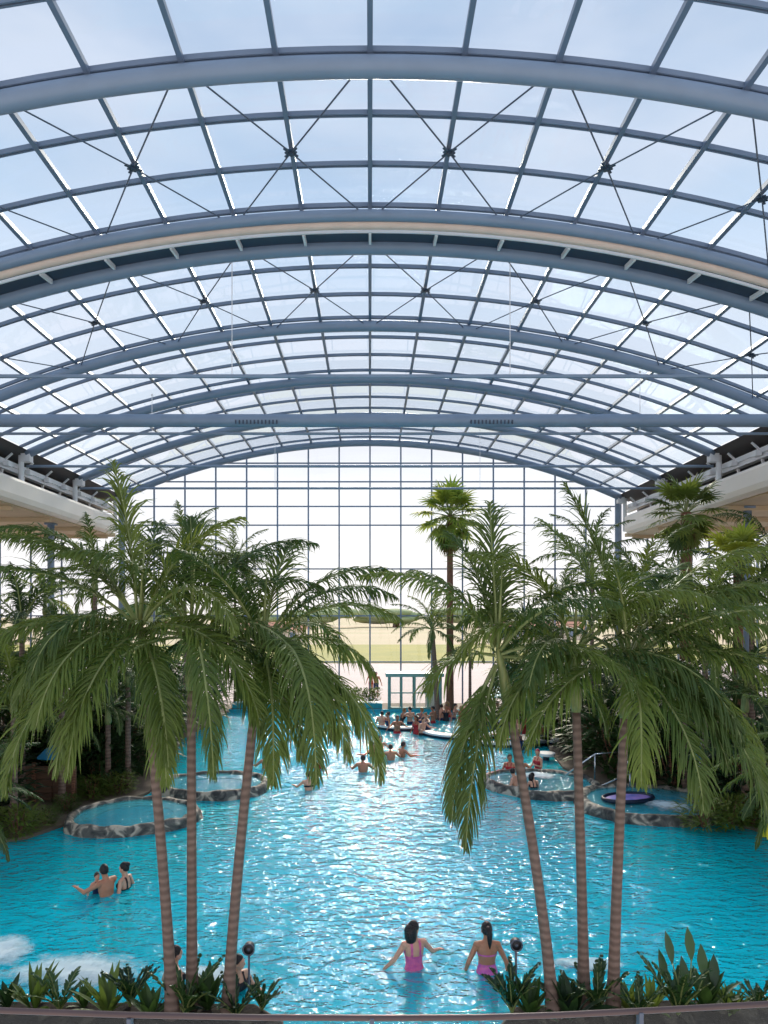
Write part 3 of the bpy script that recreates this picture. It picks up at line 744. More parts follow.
def fanpalm(px, py, d, label, pet=.9, rad=.8, nf=26, seed=0, leafm='leaf_hi', tr=.16, skirt=8, ground=.08, shag=0):
    c = atd(px, py, d); b = Vector((c.x, c.y, ground))
    root = empty('fan_palm', b, label, 'palm tree', 'fan palms with round leaves')
    trunk(root, c.z-b.z, tr*1.35, tr, (0,0), 0.02, 'trunk_red')
    r_ = random.Random(seed)
    els = [82,60,40,18,-5,-35,-62]
    for i in range(nf):
        ei = min(6, int(i/nf*7)); v = i % 2; k = ('fan'+leafm, ei, v)
        if k not in STYLE: STYLE[k] = fan_mb(els[ei], 1.0, .85, 22, ei*5+v, .5+.1*v).mesh('fan_leaf', [M[leafm], M['rachis']])
        o = link('fan_leaf', STYLE[k], root, (0,0,c.z-b.z-.1), R(i*137.5)); s = pet*r_.uniform(.85,1.1); o.scale = (s,s,s*1.0)
    for i in range(skirt):
        k = ('skirt', i % 3)
        if k not in STYLE: STYLE[k] = fan_mb(-70-(i % 3)*6, .7, .8, 18, 40+i, .9, 200).mesh('dry_leaf', [M['skirt'], M['rachis']])
        o = link('dry_leaf', STYLE[k], root, (0,0,c.z-b.z-.3-.25*(i//4)), R(i*97)); o.scale = (pet*.9,)*3
    return root
fanpalm(450,515,39.6,'very tall fan palm rising before the end wall, top under the roof', 1.25, nf=34, seed=1, skirt=12, ground=.14)
fanpalm(686,512,28,'tall fan palm with reddish trunk before the right cream fascia', 1.0, nf=26, seed=2, leafm='leaf', tr=.2, skirt=6)
fanpalm(738,562,21.5,'bright yellow green fan palm at the right, below the fascia', .85, nf=22, seed=3, leafm='leaf_ye', tr=.13, skirt=4)

# ------------------------------------------------------------------ shrubs
def leaf_strip(m, p, d, l, w, droop, r_, mi=0, segs=4):
    S = d.cross(Vector((0,0,1)));
    if S.length < .1: S = Vector((1,0,0))
    S.normalize(); c = Vector(p); pts = [c.copy()]; dirs = [d.copy()]
    for k in range(segs):
        d = (d+G*droop*(.1+.25*k/segs*4*.5)).normalized(); c = c+d*(l/segs); pts.append(c.copy()); dirs.append(d.copy())
    ws = [.15,.75,1.,.7,.04]; b0 = len(m.v)
    for k in range(segs+1):
        nn = S.cross(dirs[k]); h = w*.5*ws[k]
        m.v += [tuple(pts[k]-S*h+nn*h*.25), tuple(pts[k]), tuple(pts[k]+S*h+nn*h*.25)]
    for k in range(segs):
        x = b0+k*3; m.f += [(x,x+1,x+4,x+3),(x+1,x+2,x+5,x+4)]; m.m += [mi,mi]
def bush_mesh(seed, n=520, r=(1.2,1.0,1.5), l=.34, w=.10, mt='bush'):
    r_ = random.Random(seed); m = MB()
    for i in range(n):
        th = r_.uniform(0, 2*pi); u = r_.random()**.5; z = r_.random()
        rr = math.sin(pi*(.12+.8*z))**.6
        p = Vector((cos(th)*r[0]*rr*u, sin(th)*r[1]*rr*u, r[2]*z))
        d = Vector((cos(th), sin(th), r_.uniform(-.1,1.0))).normalized()
        leaf_strip(m, p, d, l*r_.uniform(.7,1.3), w*r_.uniform(.8,1.2), .5, r_)
    return m.mesh('foliage', M[mt])
stem_me = MB()
for i in range(7):
    a = i*.9; stem_me.tube([(0.05*cos(a),.05*sin(a),0),(.25*cos(a),.25*sin(a),.6),(.45*cos(a),.4*sin(a),1.15)],[.02,.016,.008],5)
stem_me = stem_me.mesh('stems', M['trunk_red'])
BUSH = [bush_mesh(1), bush_mesh(2, 460, (1.3,1.1,1.9), .5, .13), bush_mesh(3, 420, (1.1,1.0,1.2), .4, .09, 'bush_hi')]
def bush(x, y, k, s, label, z=.08, rz=0):
    root = empty('tropical_shrub', (x,y,z), label, 'shrub', 'leafy shrubs on the banks', rz=rz); root.scale = (s,s,s)
    link('foliage', BUSH[k], root); link('stems', stem_me, root)
    return root
LB = [(-9.7,23.6,0,1.6,'behind the dark palm on the left bank'),(-12.2,23.8,1,2.1,'tall, deep in the left bank thicket'),(-8.9,25.2,1,1.6,'on the left bank past the whirlpools'),(-10.2,18.2,1,1.0,'behind the left bank rim near the frame edge'),(-8.5,21.9,1,.8,'behind the nearer left whirlpool'),(-13,20,0,1.3,'left of the brown boards'),
 (-8.6,23.6,0,1.3,'behind the farther left whirlpool'),(-10.5,24,1,1.6,'behind the blue parasol'),(-9.3,27,1,1.6,'on the left bank halfway back'),(-12.5,24,0,1.9,'under the golden palm on the left'),
 (-9.6,31,0,1.6,'on the left bank towards the end wall'),(-12.5,29,1,2.0,'deep under the left fascia'),(-9.2,35,1,1.5,'at the back corner of the left bank'),(-12,35,0,1.9,'far under the left fascia'),(-13.9,22,1,1.6,'at the left aisle column'),(-13.6,17.5,0,1.5,'at the left frame edge')]
RB = [(10.6,19.4,1,1.2,'behind the nearer right whirlpool'),(9.6,22.2,0,1.3,'behind the lilac float'),(8.6,24.4,1,1.4,'behind the steel handrail'),(11.8,22.4,1,1.7,'beside the folded white parasol'),
 (8.6,27.4,0,1.5,'on the right bank past the handrail'),(10.8,26.5,1,1.9,'deep in the right bank'),(9.3,30.6,1,1.6,'beside the grey round platform'),(12.3,30.5,0,2.0,'under the right fascia'),
 (9.9,34.2,0,1.6,'behind the pool bar on the right'),(12.5,35,1,2.0,'far under the right fascia'),(12.0,18.0,0,1.3,'on the right bank near the frame edge'),(13.6,21,1,1.7,'at the right aisle column'),(8.8,37.6,1,1.5,'at the back corner of the right bank'),(9.8,40.4,1,1.9,'before the right end of the glass wall'),(12.6,39.6,0,2.2,'in the far right corner'),(-10.2,40.3,1,1.7,'before the left end of the glass wall'),(-13,39.6,0,2.2,'in the far left corner'),(7.9,35.2,1,1.3,'right beside the back bar counter'),(12.9,27.4,0,2.0,'below the tall fan palm on the right')]
for i, (x, y, k, s, w_) in enumerate(LB+RB):
    bush(x, y, k, s, ('dark broad-leaved shrub ' if k != 2 else 'lighter leafy shrub ')+w_, rz=i*1.3)
# low light shrubs round the left whirlpool
for i, (px, py, s, w_) in enumerate(((35,822,.36,'at the water edge left of the nearer left whirlpool'),(58,808,.36,'on the rim left of the nearer left whirlpool'),(85,795,.52,'behind the nearer left whirlpool'),(112,790,.5,'between the two left whirlpools'),(8,832,.55,'on the left bank at the frame edge'))):
    p = at(px, py, .3); bush(p.x, p.y+.5, 2, s, 'low light green shrub '+w_, .08, i)
for i, (px, w_) in enumerate(((715,'right of the nearer right whirlpool'),(742,'on the right bank by the frame edge'),(765,'at the right frame edge by the water'))):
    p = at(px, 826-i*2, .3); bush(p.x, p.y+.6, 2, .6, 'low light green shrub '+w_, .08, i+2)
# hedge along the far end
hp = empty('hedge_planter', (-3.6, 40.6, .14), 'long clipped hedge in a box along the far pool edge', 'hedge')
m = MB(); m.box(-4.3, 4.3, -.5, .5, 0, .3); m.build('planter_box', M['tealtile'], hp)
r_ = random.Random(9); m = MB()
for i in range(2600):
    p = Vector((r_.uniform(-4.2,4.2), r_.uniform(-.45,.45), .3+.75*r_.random()**.8)); a = r_.uniform(0,2*pi)
    leaf_strip(m, p, Vector((cos(a),sin(a),r_.uniform(.2,1.4))).normalized(), .24, .08, .4, r_)
m.build('foliage', M['bush_hi'], hp)

# near bed plants
def zz_mesh(seed):
    r_ = random.Random(seed); m = MB()
    for i in range(9):
        f = frond_mb(r_.uniform(50,82), r_.uniform(15,50), r_.uniform(.45,.75), 9, .15, .055, .15, seed*10+i, .3, .15, .012, az=i*40+r_.uniform(-20,20), fwd=.8)
        b0 = len(m.v); m.v += f.v; m.f += [tuple(b0+x for x in q) for q in f.f]; m.m += f.m
    return m.mesh('foliage', [M['zz'], M['rachis']])
def clump_mesh(seed, n=22, l=.6, w=.11, mt='bush_hi'):
    r_ = random.Random(seed); m = MB()
    for i in range(n):
        a = r_.uniform(0,2*pi); e = r_.uniform(.5,3.2)
        leaf_strip(m, Vector((cos(a)*.05, sin(a)*.05, 0)), Vector((cos(a), sin(a), e)).normalized(), l*r_.uniform(.6,1.15), w*r_.uniform(.8,1.2), .35, r_)
    return m.mesh('foliage', M[mt])
ZZ = [zz_mesh(1), zz_mesh(2), zz_mesh(3)]; CL = [clump_mesh(1), clump_mesh(2, 26, .5, .09), clump_mesh(3, 18, .65, .16, 'bush')]
NEAR = [
 (8,9.55,'c',2,'at the bottom left corner of the bed'),(34,9.5,'c',0,'second from the bottom left corner'),(60,9.45,'z',0,'above the left corner before the foam'),
 (84,9.55,'c',1,'yellowish, below the foam patch'),(108,9.4,'c',0,'upright, left of the leftmost trunk'),(130,9.55,'z',1,'against the leftmost trunk'),(150,9.3,'c',2,'at the foot of the leftmost trunk'),
 (186,9.35,'z',2,'at the foot of the middle left trunk'),(208,9.5,'c',2,'between the middle and right trunks of the left trio'),(236,9.3,'z',0,'right of the left trio, low'),(262,9.45,'z',1,'by the round-headed post on the left'),
 (512,9.4,'z',2,'by the round-headed post on the right'),(530,9.35,'c',2,'left of the curved trunk'),(562,9.45,'z',0,'between curved and middle trunks'),(598,9.4,'z',1,'between middle and right trunks of the right trio'),
 (628,9.5,'c',1,'right of the right trio'),(652,9.45,'c',0,'upright, yellow green, right of the right trio'),(678,9.35,'z',2,'below the tall paddle-leaved plant'),(706,9.5,'c',2,'right of the tall paddle-leaved plant'),
 (732,9.4,'c',1,'second from the bottom right corner'),(758,9.5,'z',0,'at the bottom right corner of the bed'),(570,9.25,'c',2,'in front of the middle right trunk'),(640,9.2,'z',1,'low, before the right end of the bed')]
for i, (px, d, ty, k, w_) in enumerate(NEAR):
    x = (px-VX)/F*d
    root = empty('leafy_plant' if ty == 'c' else 'zz_plant', (x, d, .16), ('strap-leaved green plant ' if ty == 'c' else 'dark glossy plant with paired leaflets ')+w_, 'plant', 'low plants in the near beds', rz=i*.8)
    link('foliage', (CL if ty == 'c' else ZZ)[k], root); s = .75 if ty == 'c' else .9; s *= .8+((i*37)%10)*.055; root.scale = (s,)*3
# tall paddle leaved plant
x = (688-VX)/F*9.5
root = empty('paddle_leaved_plant', (x, 9.5, .16), 'tall plant with upright paddle leaves in the right bed', 'plant')
rr_ = random.Random(5)
for i, (ax, ay, h, lean) in enumerate(((-.1,0,.62,-.14),(.04,.02,.66,.02),(.12,-.02,.45,.1),(-.16,.02,.36,-.16),(0,-.05,.3,-.05),(.2,0,.3,.2))):
    m = MB(); m.tube([(ax*.3,ay,0),(ax*.7+lean*.4,ay,h*.5),(ax+lean*.8,ay,h)], [.014,.011,.008], 6); 
    st = m.build('leaf_stalk', M['rachis'], root, True)
    m = MB(); leaf_strip(m, Vector((ax+lean*.8,ay,h-.02)), Vector((lean*.7,.35,1)).normalized(), .42, .14, .03, rr_)
    # turn the blade to face across the bed
    m.build('leaf_blade', M['zz'], st, True)

# ------------------------------------------------------------------ round-headed posts
for px, w_, yb in ((249,'left',948),(516,'right',944)):
    d = 9.95; x = (px-VX)/F*d; zt = CZ-(yb-VY)/F*d
    root = empty('round_headed_post', (x, d, -1.1), 'thin post with round black head rising from the water at the %s' % w_, 'lamp post', 'round-headed posts at the near edge')
    m = MB(); m.tube([(0,0,0),(0,0,zt+1.1)], .016, 10); m.build('post', M['rod'], root, True)
    m = MB(); m.tube([(0,-.05,zt+1.1),(0,.05,zt+1.1)], .075, 20); m.build('lamp_head', M['black'], root, True)
    m = MB(); n = 24; m.tube([(.078*cos(2*pi*i/n), -.052, zt+1.1+.078*sin(2*pi*i/n)) for i in range(n+1)], .012, 6); m.tube([(0,-.06,zt+1.1),(0,-.05,zt+1.1)], .022, 12)
    m.build('ring', M['rod'], root, True)

# ------------------------------------------------------------------ whirlpools
def wobble(x, y, s): return noise.noise(Vector((x*s, y*s, 3.3)))
def basin(cx, cy, rx, ry, label, seed, shelf=.35, fz=.10):
    root = empty('whirlpool_basin', (cx, cy, 0), label, 'whirlpool', 'rock-rimmed whirlpools')
    n = 72
    def ring(k, th): 
        w_ = 1+.05*sin(2*th+seed)+.035*sin(3*th+seed*2)
        return Vector((rx*w_*k*cos(th), ry*w_*k*sin(th), 0))
    m = MB(); prof = [(1.10,-1.1),(1.12,-.3),(1.13,.0),(1.11,.14),(1.07,.25),(1.02,.27),(.97,.25),(.945,.17),(.94,min(.1,fz))]
    b0 = 0
    for i in range(n):
        th = 2*pi*i/n
        for j, (k, z) in enumerate(prof):
            p = ring(k, th); q = Vector((p.x*2+seed, p.y*2, z*2.5)); dn = noise.noise(q)*.07 + noise.noise(q*2.7)*.04
            p = p*(1+dn/max(rx,.1)) ; m.v.append((p.x, p.y, z+noise.noise(q*1.3+Vector((9,0,0)))*(.06 if z > 0 and j < 7 else 0)))
    L_ = len(prof)
    for i in range(n):
        i2 = (i+1) % n
        for j in range(L_-1): m.f.append((i*L_+j, i2*L_+j, i2*L_+j+1, i*L_+j+1)); m.m.append(0)
    m.build('rock_rim', M['rock'], root, True)
    m = MB()
    c = [tuple(ring(.96, 2*pi*i/n)+Vector((0,0,fz))) for i in range(n)]; m.face(c, 0)
    m.build('basin_floor', M['basinfloor'], root)
    m = MB(); k0, k1 = 1-shelf, .955
    for i in range(n):
        t0, t1 = 2*pi*i/n, 2*pi*(i+1)/n
        if (i/n*360+90) % 360 > 60 and (i/n*360+90) % 360 < 300:
            a_, b_, c_, d_ = [ring(kk, tt) for kk, tt in ((k0,t0),(k1,t0),(k1,t1),(k0,t1))]
            for z in (.145,): m.face([(p.x,p.y,z) for p in (a_,b_,c_,d_)])
            m.face([(a_.x,a_.y,fz),(d_.x,d_.y,fz),(d_.x,d_.y,.145),(a_.x,a_.y,.145)])
    m.build('seat_shelf', M['basinshelf'], root)
    m = MB(); m.face([tuple(ring(.96, 2*pi*i/n)+Vector((0,0,.19))) for i in range(n)]); m.build('basin_water', M['water2'], root)
    return root
basin(-6.35,18.8,1.5,1.45,'turquoise whirlpool with rock rim on the left bank, the nearer one',1.)
basin(-4.95,22.2,1.55,1.4,'turquoise whirlpool with rock rim on the left, the farther one',2.3)
basin(5.45,22.4,1.65,1.5,'bubbling whirlpool on the right with bathers leaning on its rim',3.1,.14,-.45)
basin(8.1,20.0,2.1,1.6,'whirlpool on the right bank beside the lilac float',4.4)
def foam(px, py, w, h, label, z=.02, kind='stuff'):
    p = at(px, py, z); m = MB(); n = 24
    for i in range(n):
        for j in range(n):
            def q(i, j):
                x = -w/2+w*i/n; y = -h/2+h*j/n; r = max(0, 1-(2*x/w)**2-(2*y/h)**2)
                return (x, y, r*(.05+.06*noise.noise(Vector((x*4,y*4,px)))))
            m.face([q(i,j), q(i+1,j), q(i+1,j+1), q(i,j+1)])
    o = m.build('foam', M['foam'], None, True, (p.x, p.y, z)); tag(o, label, 'foam', kind='stuff'); return o
foam(74, 972, 2.7, 1.5, 'white bubbling foam on the water at the bottom left')
foam(-4, 952, 1.5, 1.5, 'white foam at the left frame edge above the bed')
foam(212, 975, 1.8, .7, 'white foam among the left trio of trunks')
foam(535, 776, 1.9, 1.3, 'white bubbles in the whirlpool behind the leaning bathers', .21)
foam(668, 806, 1.5, 1.5, 'white bubbles in the right whirlpool', .21)
foam(585, 965, 1.6, .5, 'faint foam behind the right trio of trunks')
# lilac float
p = at(628, 792, .42)
root = empty('float_mat', (p.x, p.y, .2), 'lilac and blue floating mat at the right whirlpool', 'float', rz=.3)
m = MB(); m.ell((0,0,.04), (.75,.42,.06), 24, 8); m.build('mat', M['purple'], root, True)
m = MB(); n = 30; m.tube([(.78*cos(2*pi*i/n), .45*sin(2*pi*i/n), .06) for i in range(n+1)], .06, 8); m.build('rim', M['navy'], root, True)
# handrails at the right whirlpool
for (A, B_, w_) in (((561,775),(628,748),'farther'),((596,785),(622,762),'nearer')):
    d = 22.9 if w_ == 'farther' else 21.6
    p, q = atd(*A, d), atd(*B_, d); t_ = atd(A[0]+34, B_[1]+3 if w_ == 'farther' else B_[1]+8, d)
    root = empty('handrail', (p.x, p.y, .08), 'bent steel handrail beside the right whirlpool, the %s of two' % w_, 'handrail', 'steel handrails')
    def l_(v): return Vector((v.x-p.x, v.y-p.y, v.z-.18))
    m = MB(); m.tube([l_(p), l_(t_), l_(q)], .03, 8); m.build('rail', M['chrome'], root, True)
    m = MB(); m.tube([l_(t_), Vector((l_(t_).x, 0, 0))], .026, 8); m.build('post', M['chrome'], root, True)
    if w_ == 'nearer': pass
    m = MB(); m.tube([l_(q), Vector((l_(q).x, 0, 0))], .026, 8); m.build('post', M['chrome'], root, True)
# parasols
p = atd(702, 752, 21)
root = empty('folded_parasol', (p.x, p.y, .08), 'folded white parasol with blue cap on the right bank', 'parasol')
m = MB(); m.tube([(0,0,0),(0,0,p.z+.3)], .03, 10); m.build('pole', M['whitebeam'], root, True)
m = MB(); zz = p.z-.18
m.tube([(0,0,zz-1.0),(0,0,zz-.8),(0,0,zz-.4),(0,0,zz),(0,0,zz+.1)], [.17,.15,.1,.06,.02], 10); m.build('canopy', M['whitefab'], root)
m = MB(); m.tube([(0,0,zz-.12),(0,0,zz+.1),(0,0,zz+.32)], [.22,.2,.03], 8); m.build('cap', M['bluefab'], root)
p = atd(52, 748, 20.3)
root = empty('blue_parasol', (p.x, p.y, .08), 'small blue parasol on the left bank behind the boards', 'parasol')
m = MB(); m.tube([(0,0,0),(0,0,p.z-.1)], .03, 10); m.build('pole', M['wood'], root, True)
m = MB(); zz = p.z-.18
m.tube([(0,0,zz-.17),(0,0,zz-.15),(0,0,zz+.05),(0,0,zz+.17)], [.42,.42,.22,.02], 8); m.build('canopy', M['bluefab'], root)
# brown board wall at left bank
p = at(42, 800, .18)
root = empty('board_wall', (p.x-.3, p.y+.2, .08), 'low brown board wall with posts on the left bank', 'wall panel')
m = MB()
for i in range(5): m.box(-1.2, 1.2, -.03, .03, .05+i*.2, .23+i*.2)
m.build('boards', M['wood'], root)
for i in range(3): m = MB(); m.box(-1.2+i*1.15, -1.1+i*1.15, -.09, -.03, 0, 1.15); m.build('post', M['trunk_red'], root)
# yellow sign-like lamp at right edge
p = atd(768, 806, 17)
root = empty('floor_sign', (p.x, p.y, .08), 'small yellow warning stand on the right bank at the frame edge', 'stand')
m = MB()
for sg in (-1,1): m.bar((-.0, sg*.1, 0), (0, 0, .36), .16, .02)
m.build('boards', M['yellow'], root); m = MB(); m.tube([(-.09,0,.36),(.09,0,.36)], .012, 6); m.build('hinge', M['black'], root)

# ------------------------------------------------------------------ exit lock & pool bar
root = empty('glass_exit_lock', (2.55, 40.4, .14), 'glass exit lock with teal frame at the far end of the pool', 'glass cabin')
m = MB(); W2 = 1.45
for x in (-W2, -.75, 0, .75, W2):
    m.tube([(x, -.6, 0), (x, -.6, 1.85)], .05 if abs(x) < 1.4 else .09, 8); m.tube([(x, .8, 0), (x, .8, 1.85)], .05, 8)
m.box(-W2-.05, W2+.05, -.66, -.54, .9, .97); m.box(-W2-.05, W2+.05, -.66, -.54, 0, .12)
m.build('frame', M['tealframe'], root)
m = MB(); m.box(-W2-.2, W2+.2, -.8, 1., 1.85, 2.05); m.build('roof', M['tealframe'], root)
m = MB(); m.box(-W2, W2, -.61, -.6, .1, 1.85); m.box(-W2, -W2+.01, -.6, .8, .1, 1.85); m.box(W2-.01, W2, -.6, .8, .1, 1.85); m.build('glass_panes', M['wallglass'], root)
m = MB(); m.box(W2-.75, W2-.1, .1, .5, 0, 1.8); m.build('white_panel', M['white'], root)

def counter(px, py, ri, ro, a0, a1, label, h=.2):
    p = at(px, py, .0); n = 28
    root = empty('bar_counter', (p.x, p.y, -1.1), label, 'bar counter', 'curved counters of the pool bar')
    def seg(m, r0, r1, z0, z1, mi=0):
        b0 = len(m.v)
        for i in range(n+1):
            a = R(a0+(a1-a0)*i/n)
            for r, z in ((r0,z0),(r1,z0),(r1,z1),(r0,z1)): m.v.append((r*cos(a), r*sin(a), z))
        for i in range(n):
            for k in range(4):
                k2 = (k+1) % 4; m.f.append((b0+i*4+k, b0+i*4+k2, b0+(i+1)*4+k2, b0+(i+1)*4+k)); m.m.append(mi)
        m.f.append((b0,b0+1,b0+2,b0+3)); m.m.append(mi); e = b0+n*4; m.f.append((e,e+1,e+2,e+3)); m.m.append(mi)
    m = MB(); seg(m, ri+.06, ro-.06, 0, 1.1+h-.08); m.build('base', M['navy'], root)
    m = MB(); seg(m, ri, ro, 1.1+h-.08, 1.1+h); m.build('counter_top', M['white'], root)
    return root
counter(462, 733, 1.5, 2.0, 195, 345, 'white curved pool bar counter with navy base, centre far')
counter(402, 727, 1.0, 1.35, 200, 350, 'white curved pool bar counter by the exit lock')
counter(500, 742, 1.0, 1.4, 180, 350, 'white curved pool bar counter behind the curved trunk')
counter(490, 722, 1.2, 1.6, 190, 350, 'white pool bar counter with navy band at the back right', .32)
for (px, py, r, w_, mt_) in ((533,744,.85,'large grey round platform at the right end of the pool bar','darkstone'),(549,745,.42,'small white round table beside the grey platform','white'),(546,760,.34,'small white round table in the water before the grey platform','white')):
    p = at(px, py, .0); root = empty('round_table', (p.x, p.y, -1.1), w_, 'table')
    m = MB(); m.tube([(0,0,1.28),(0,0,1.38)], r, 28); m.build('tabletop', M[mt_], root)
    m = MB(); m.tube([(0,0,0),(0,0,1.28)], r*.35, 16); m.build('pedestal', M['navy'], root)

# ------------------------------------------------------------------ people
def capsule(m, p, q, r0, r1, n=12):
    p, q = Vector(p), Vector(q); d = (q-p); L = d.length; d.normalize()
    path = []; rad = []
    for k in range(4): a = pi/2*k/4; path.append(p-d*r0*cos(a)); rad.append(max(.001, r0*sin(a)))
    for k in range(3): path.append(p.lerp(q, k/2)); rad.append(r0+(r1-r0)*k/2)
    for k in range(4): a = pi/2*(k+1)/4; path.append(q+d*r1*sin(a)); rad.append(max(.001, r1*cos(a)))
    m.tube(path, rad, n)
def body_mesh(name, pose, sex='f', voxel=.011):
    """a figure facing +Y, feet at z=0, about 1.68 m; pose holds joints"""
    m = MB(); J = pose
    dz = J.get('dz', 0.); lean = J.get('lean', 0.)
    pel = Vector((0, 0, .93+dz))
    ml = Matrix.Rotation(-R(lean), 3, 'X')
    def up(x, y, z): return pel + ml @ Vector((x, y, z-.93))
    f = sex == 'f'
    rings = [(.80,.150,.105,0),(.88,.172 if f else .165,.118,-.005),(.96,.160,.110,0),(1.06,.128 if f else .145,.092,.005),(1.14,.130 if f else .152,.094,.005),(1.24,.150 if f else .172,.112 if f else .115,.008),(1.32,.158 if f else .185,.100,0),(1.385,.145 if f else .17,.078,-.005),(1.42,.08,.062,-.008),(1.46,.055,.056,0),(1.54,.05,.054,.012)]
    n = 20; b0 = len(m.v)
    for z, wx, wy, oy in rings:
        for k in range(n):
            th = 2*pi*k/n; m.v.append(tuple(up(wx*cos(th), oy+wy*sin(th), z)))
    for i in range(len(rings)-1):
        for k in range(n):
            k2 = (k+1) % n; m.f.append((b0+i*n+k, b0+i*n+k2, b0+(i+1)*n+k2, b0+(i+1)*n+k)); m.m.append(0)
    m.f.append(tuple(b0+k for k in range(n))[::-1]); m.m.append(0); e = b0+(len(rings)-1)*n; m.f.append(tuple(e+k for k in range(n))); m.m.append(0)
    if f:
        for s in (-1,1): m.ell(up(s*.075,.09,1.26), (.06,.055,.062), 14, 10)
    # shoulders
    sw = .165 if f else .2
    hy = R(J.get('head_yaw', 0)); hp = R(J.get('head_pitch', 0))
    hc = up(0, .02, 1.60); hm = (Matrix.Rotation(hy, 4, 'Z') @ Matrix.Rotation(hp, 4, 'X'))
    def H(x, y, z): return hc + (hm @ Vector((x, y, z)))
    m.ell(hc, (.075,.095,.112), 18, 14, 0, hm)
    m.ell(H(0,.03,-.055), (.055,.062,.06), 14, 10, 0, hm)                    # jaw
    m.ell(H(0,.098,-.018), (.013,.02,.024), 10, 8, 0, hm); m.ell(H(0,.10,-.03), (.016,.014,.01), 10, 8, 0, hm)   # nose
    m.ell(H(0,.085,-.065), (.026,.014,.010), 10, 8, 0, hm)                   # lips
    m.ell(H(0,.086,.02), (.055,.014,.012), 12, 8, 0, hm)                     # brow
    for s in (-1,1): m.ell(H(s*.077,-.005,-.015), (.012,.022,.033), 10, 8, 0, hm)
    capsule(m, up(0,0,1.40), hc+Vector((0,0,-.06)), .052, .05)
    for s, key in ((-1,'L'),(1,'R')):
        S = up(s*sw, 0, 1.375); E = S + Vector(J['elbow'+key])*.29; W = E + Vector(J['wrist'+key])*.25
        capsule(m, up(s*.06,0,1.39), S, .055, .052 if f else .062)
        capsule(m, S, E, .046 if f else .056, .036 if f else .043); capsule(m, E, W, .037 if f else .043, .025)
        d = (W-E).normalized(); side = d.cross(Vector((0,0,1)))
        if side.length < .2: side = Vector((0,1,0))
        side.normalize(); pn = side.cross(d)
        palm = W+d*.075
        q = Matrix((side, d, pn)).transposed().to_4x4()
        m.ell(W+d*.05, (.038,.052,.016), 12, 10, 0, q)
        for i in range(4):
            o_ = side*(.027-.018*i); p0 = W+d*.085+o_; l = (.036,.042,.040,.031)[i]
            p1 = p0+(d+side*(.12-.08*i)).normalized()*l; p2 = p1+(d-pn*.35+side*(.1-.07*i)).normalized()*l*.8
            capsule(m, W+d*.05+o_*.8, p0, .0095, .009, 8); capsule(m, p0, p1, .009, .0082, 8); capsule(m, p1, p2, .0082, .0068, 8)
        p0 = W+d*.03+side*.032; p1 = p0+(side*.7+d*.7).normalized()*.04; p2 = p1+(side*.3+d).normalized()*.03
        capsule(m, W+d*.02+side*.015, p0, .014, .012, 8); capsule(m, p0, p1, .012, .0105, 8); capsule(m, p1, p2, .0105, .008, 8)
        Hh = pel+Vector((s*.088, 0, -.05)); K = Hh+Vector(J['knee'+key])*.42; A = K+Vector(J['ankle'+key])*.41
        capsule(m, Hh, K, .086 if f else .084, .055, 16); capsule(m, K, A, .054, .036, 14); capsule(m, K.lerp(A,.12)+Vector((0,-.015,0)), K.lerp(A,.5), .05, .035)
        fd = Vector(J.get('foot', (0,1,-.15))).normalized()
        capsule(m, A, A+fd*.13+Vector((0,0,-.045)), .036, .028); capsule(m, A+Vector((0,-.03,-.03)), A+fd*.15+Vector((0,0,-.055)), .028, .02)
    me0 = m.mesh(name, M['skin_a'])
    bm = bmesh.new(); bm.from_mesh(me0); bmesh.ops.recalc_face_normals(bm, faces=bm.faces); bm.to_mesh(me0); bm.free()
    o = bpy.data.objects.new(name+'_tmp', me0); col.objects.link(o)
    rm = o.modifiers.new('r', 'REMESH'); rm.mode = 'VOXEL'; rm.voxel_size = voxel
    sm = o.modifiers.new('s', 'SMOOTH'); sm.factor = .5; sm.iterations = 4 if voxel < .014 else 2
    dg = bpy.context.evaluated_depsgraph_get(); ev = o.evaluated_get(dg)
    me = bpy.data.meshes.new_from_object(ev, depsgraph=dg); me.name = name
    bpy.data.objects.remove(o); me.polygons.foreach_set('use_smooth', [True]*len(me.polygons)); me.materials.clear()
    return me, up, H, hm
def garment(me, pred, off=.006):
    bm = bmesh.new(); bm.from_mesh(me); bm.normal_update()
    kill = [f for f in bm.faces if not pred(f.calc_center_median())]
    bmesh.ops.delete(bm, geom=kill, context='FACES')
    for v in bm.verts: v.co = v.co + v.normal*off
    out = bpy.data.meshes.new('swimwear'); bm.to_mesh(out); bm.free()
    out.polygons.foreach_set('use_smooth', [True]*len(out.polygons)); return out
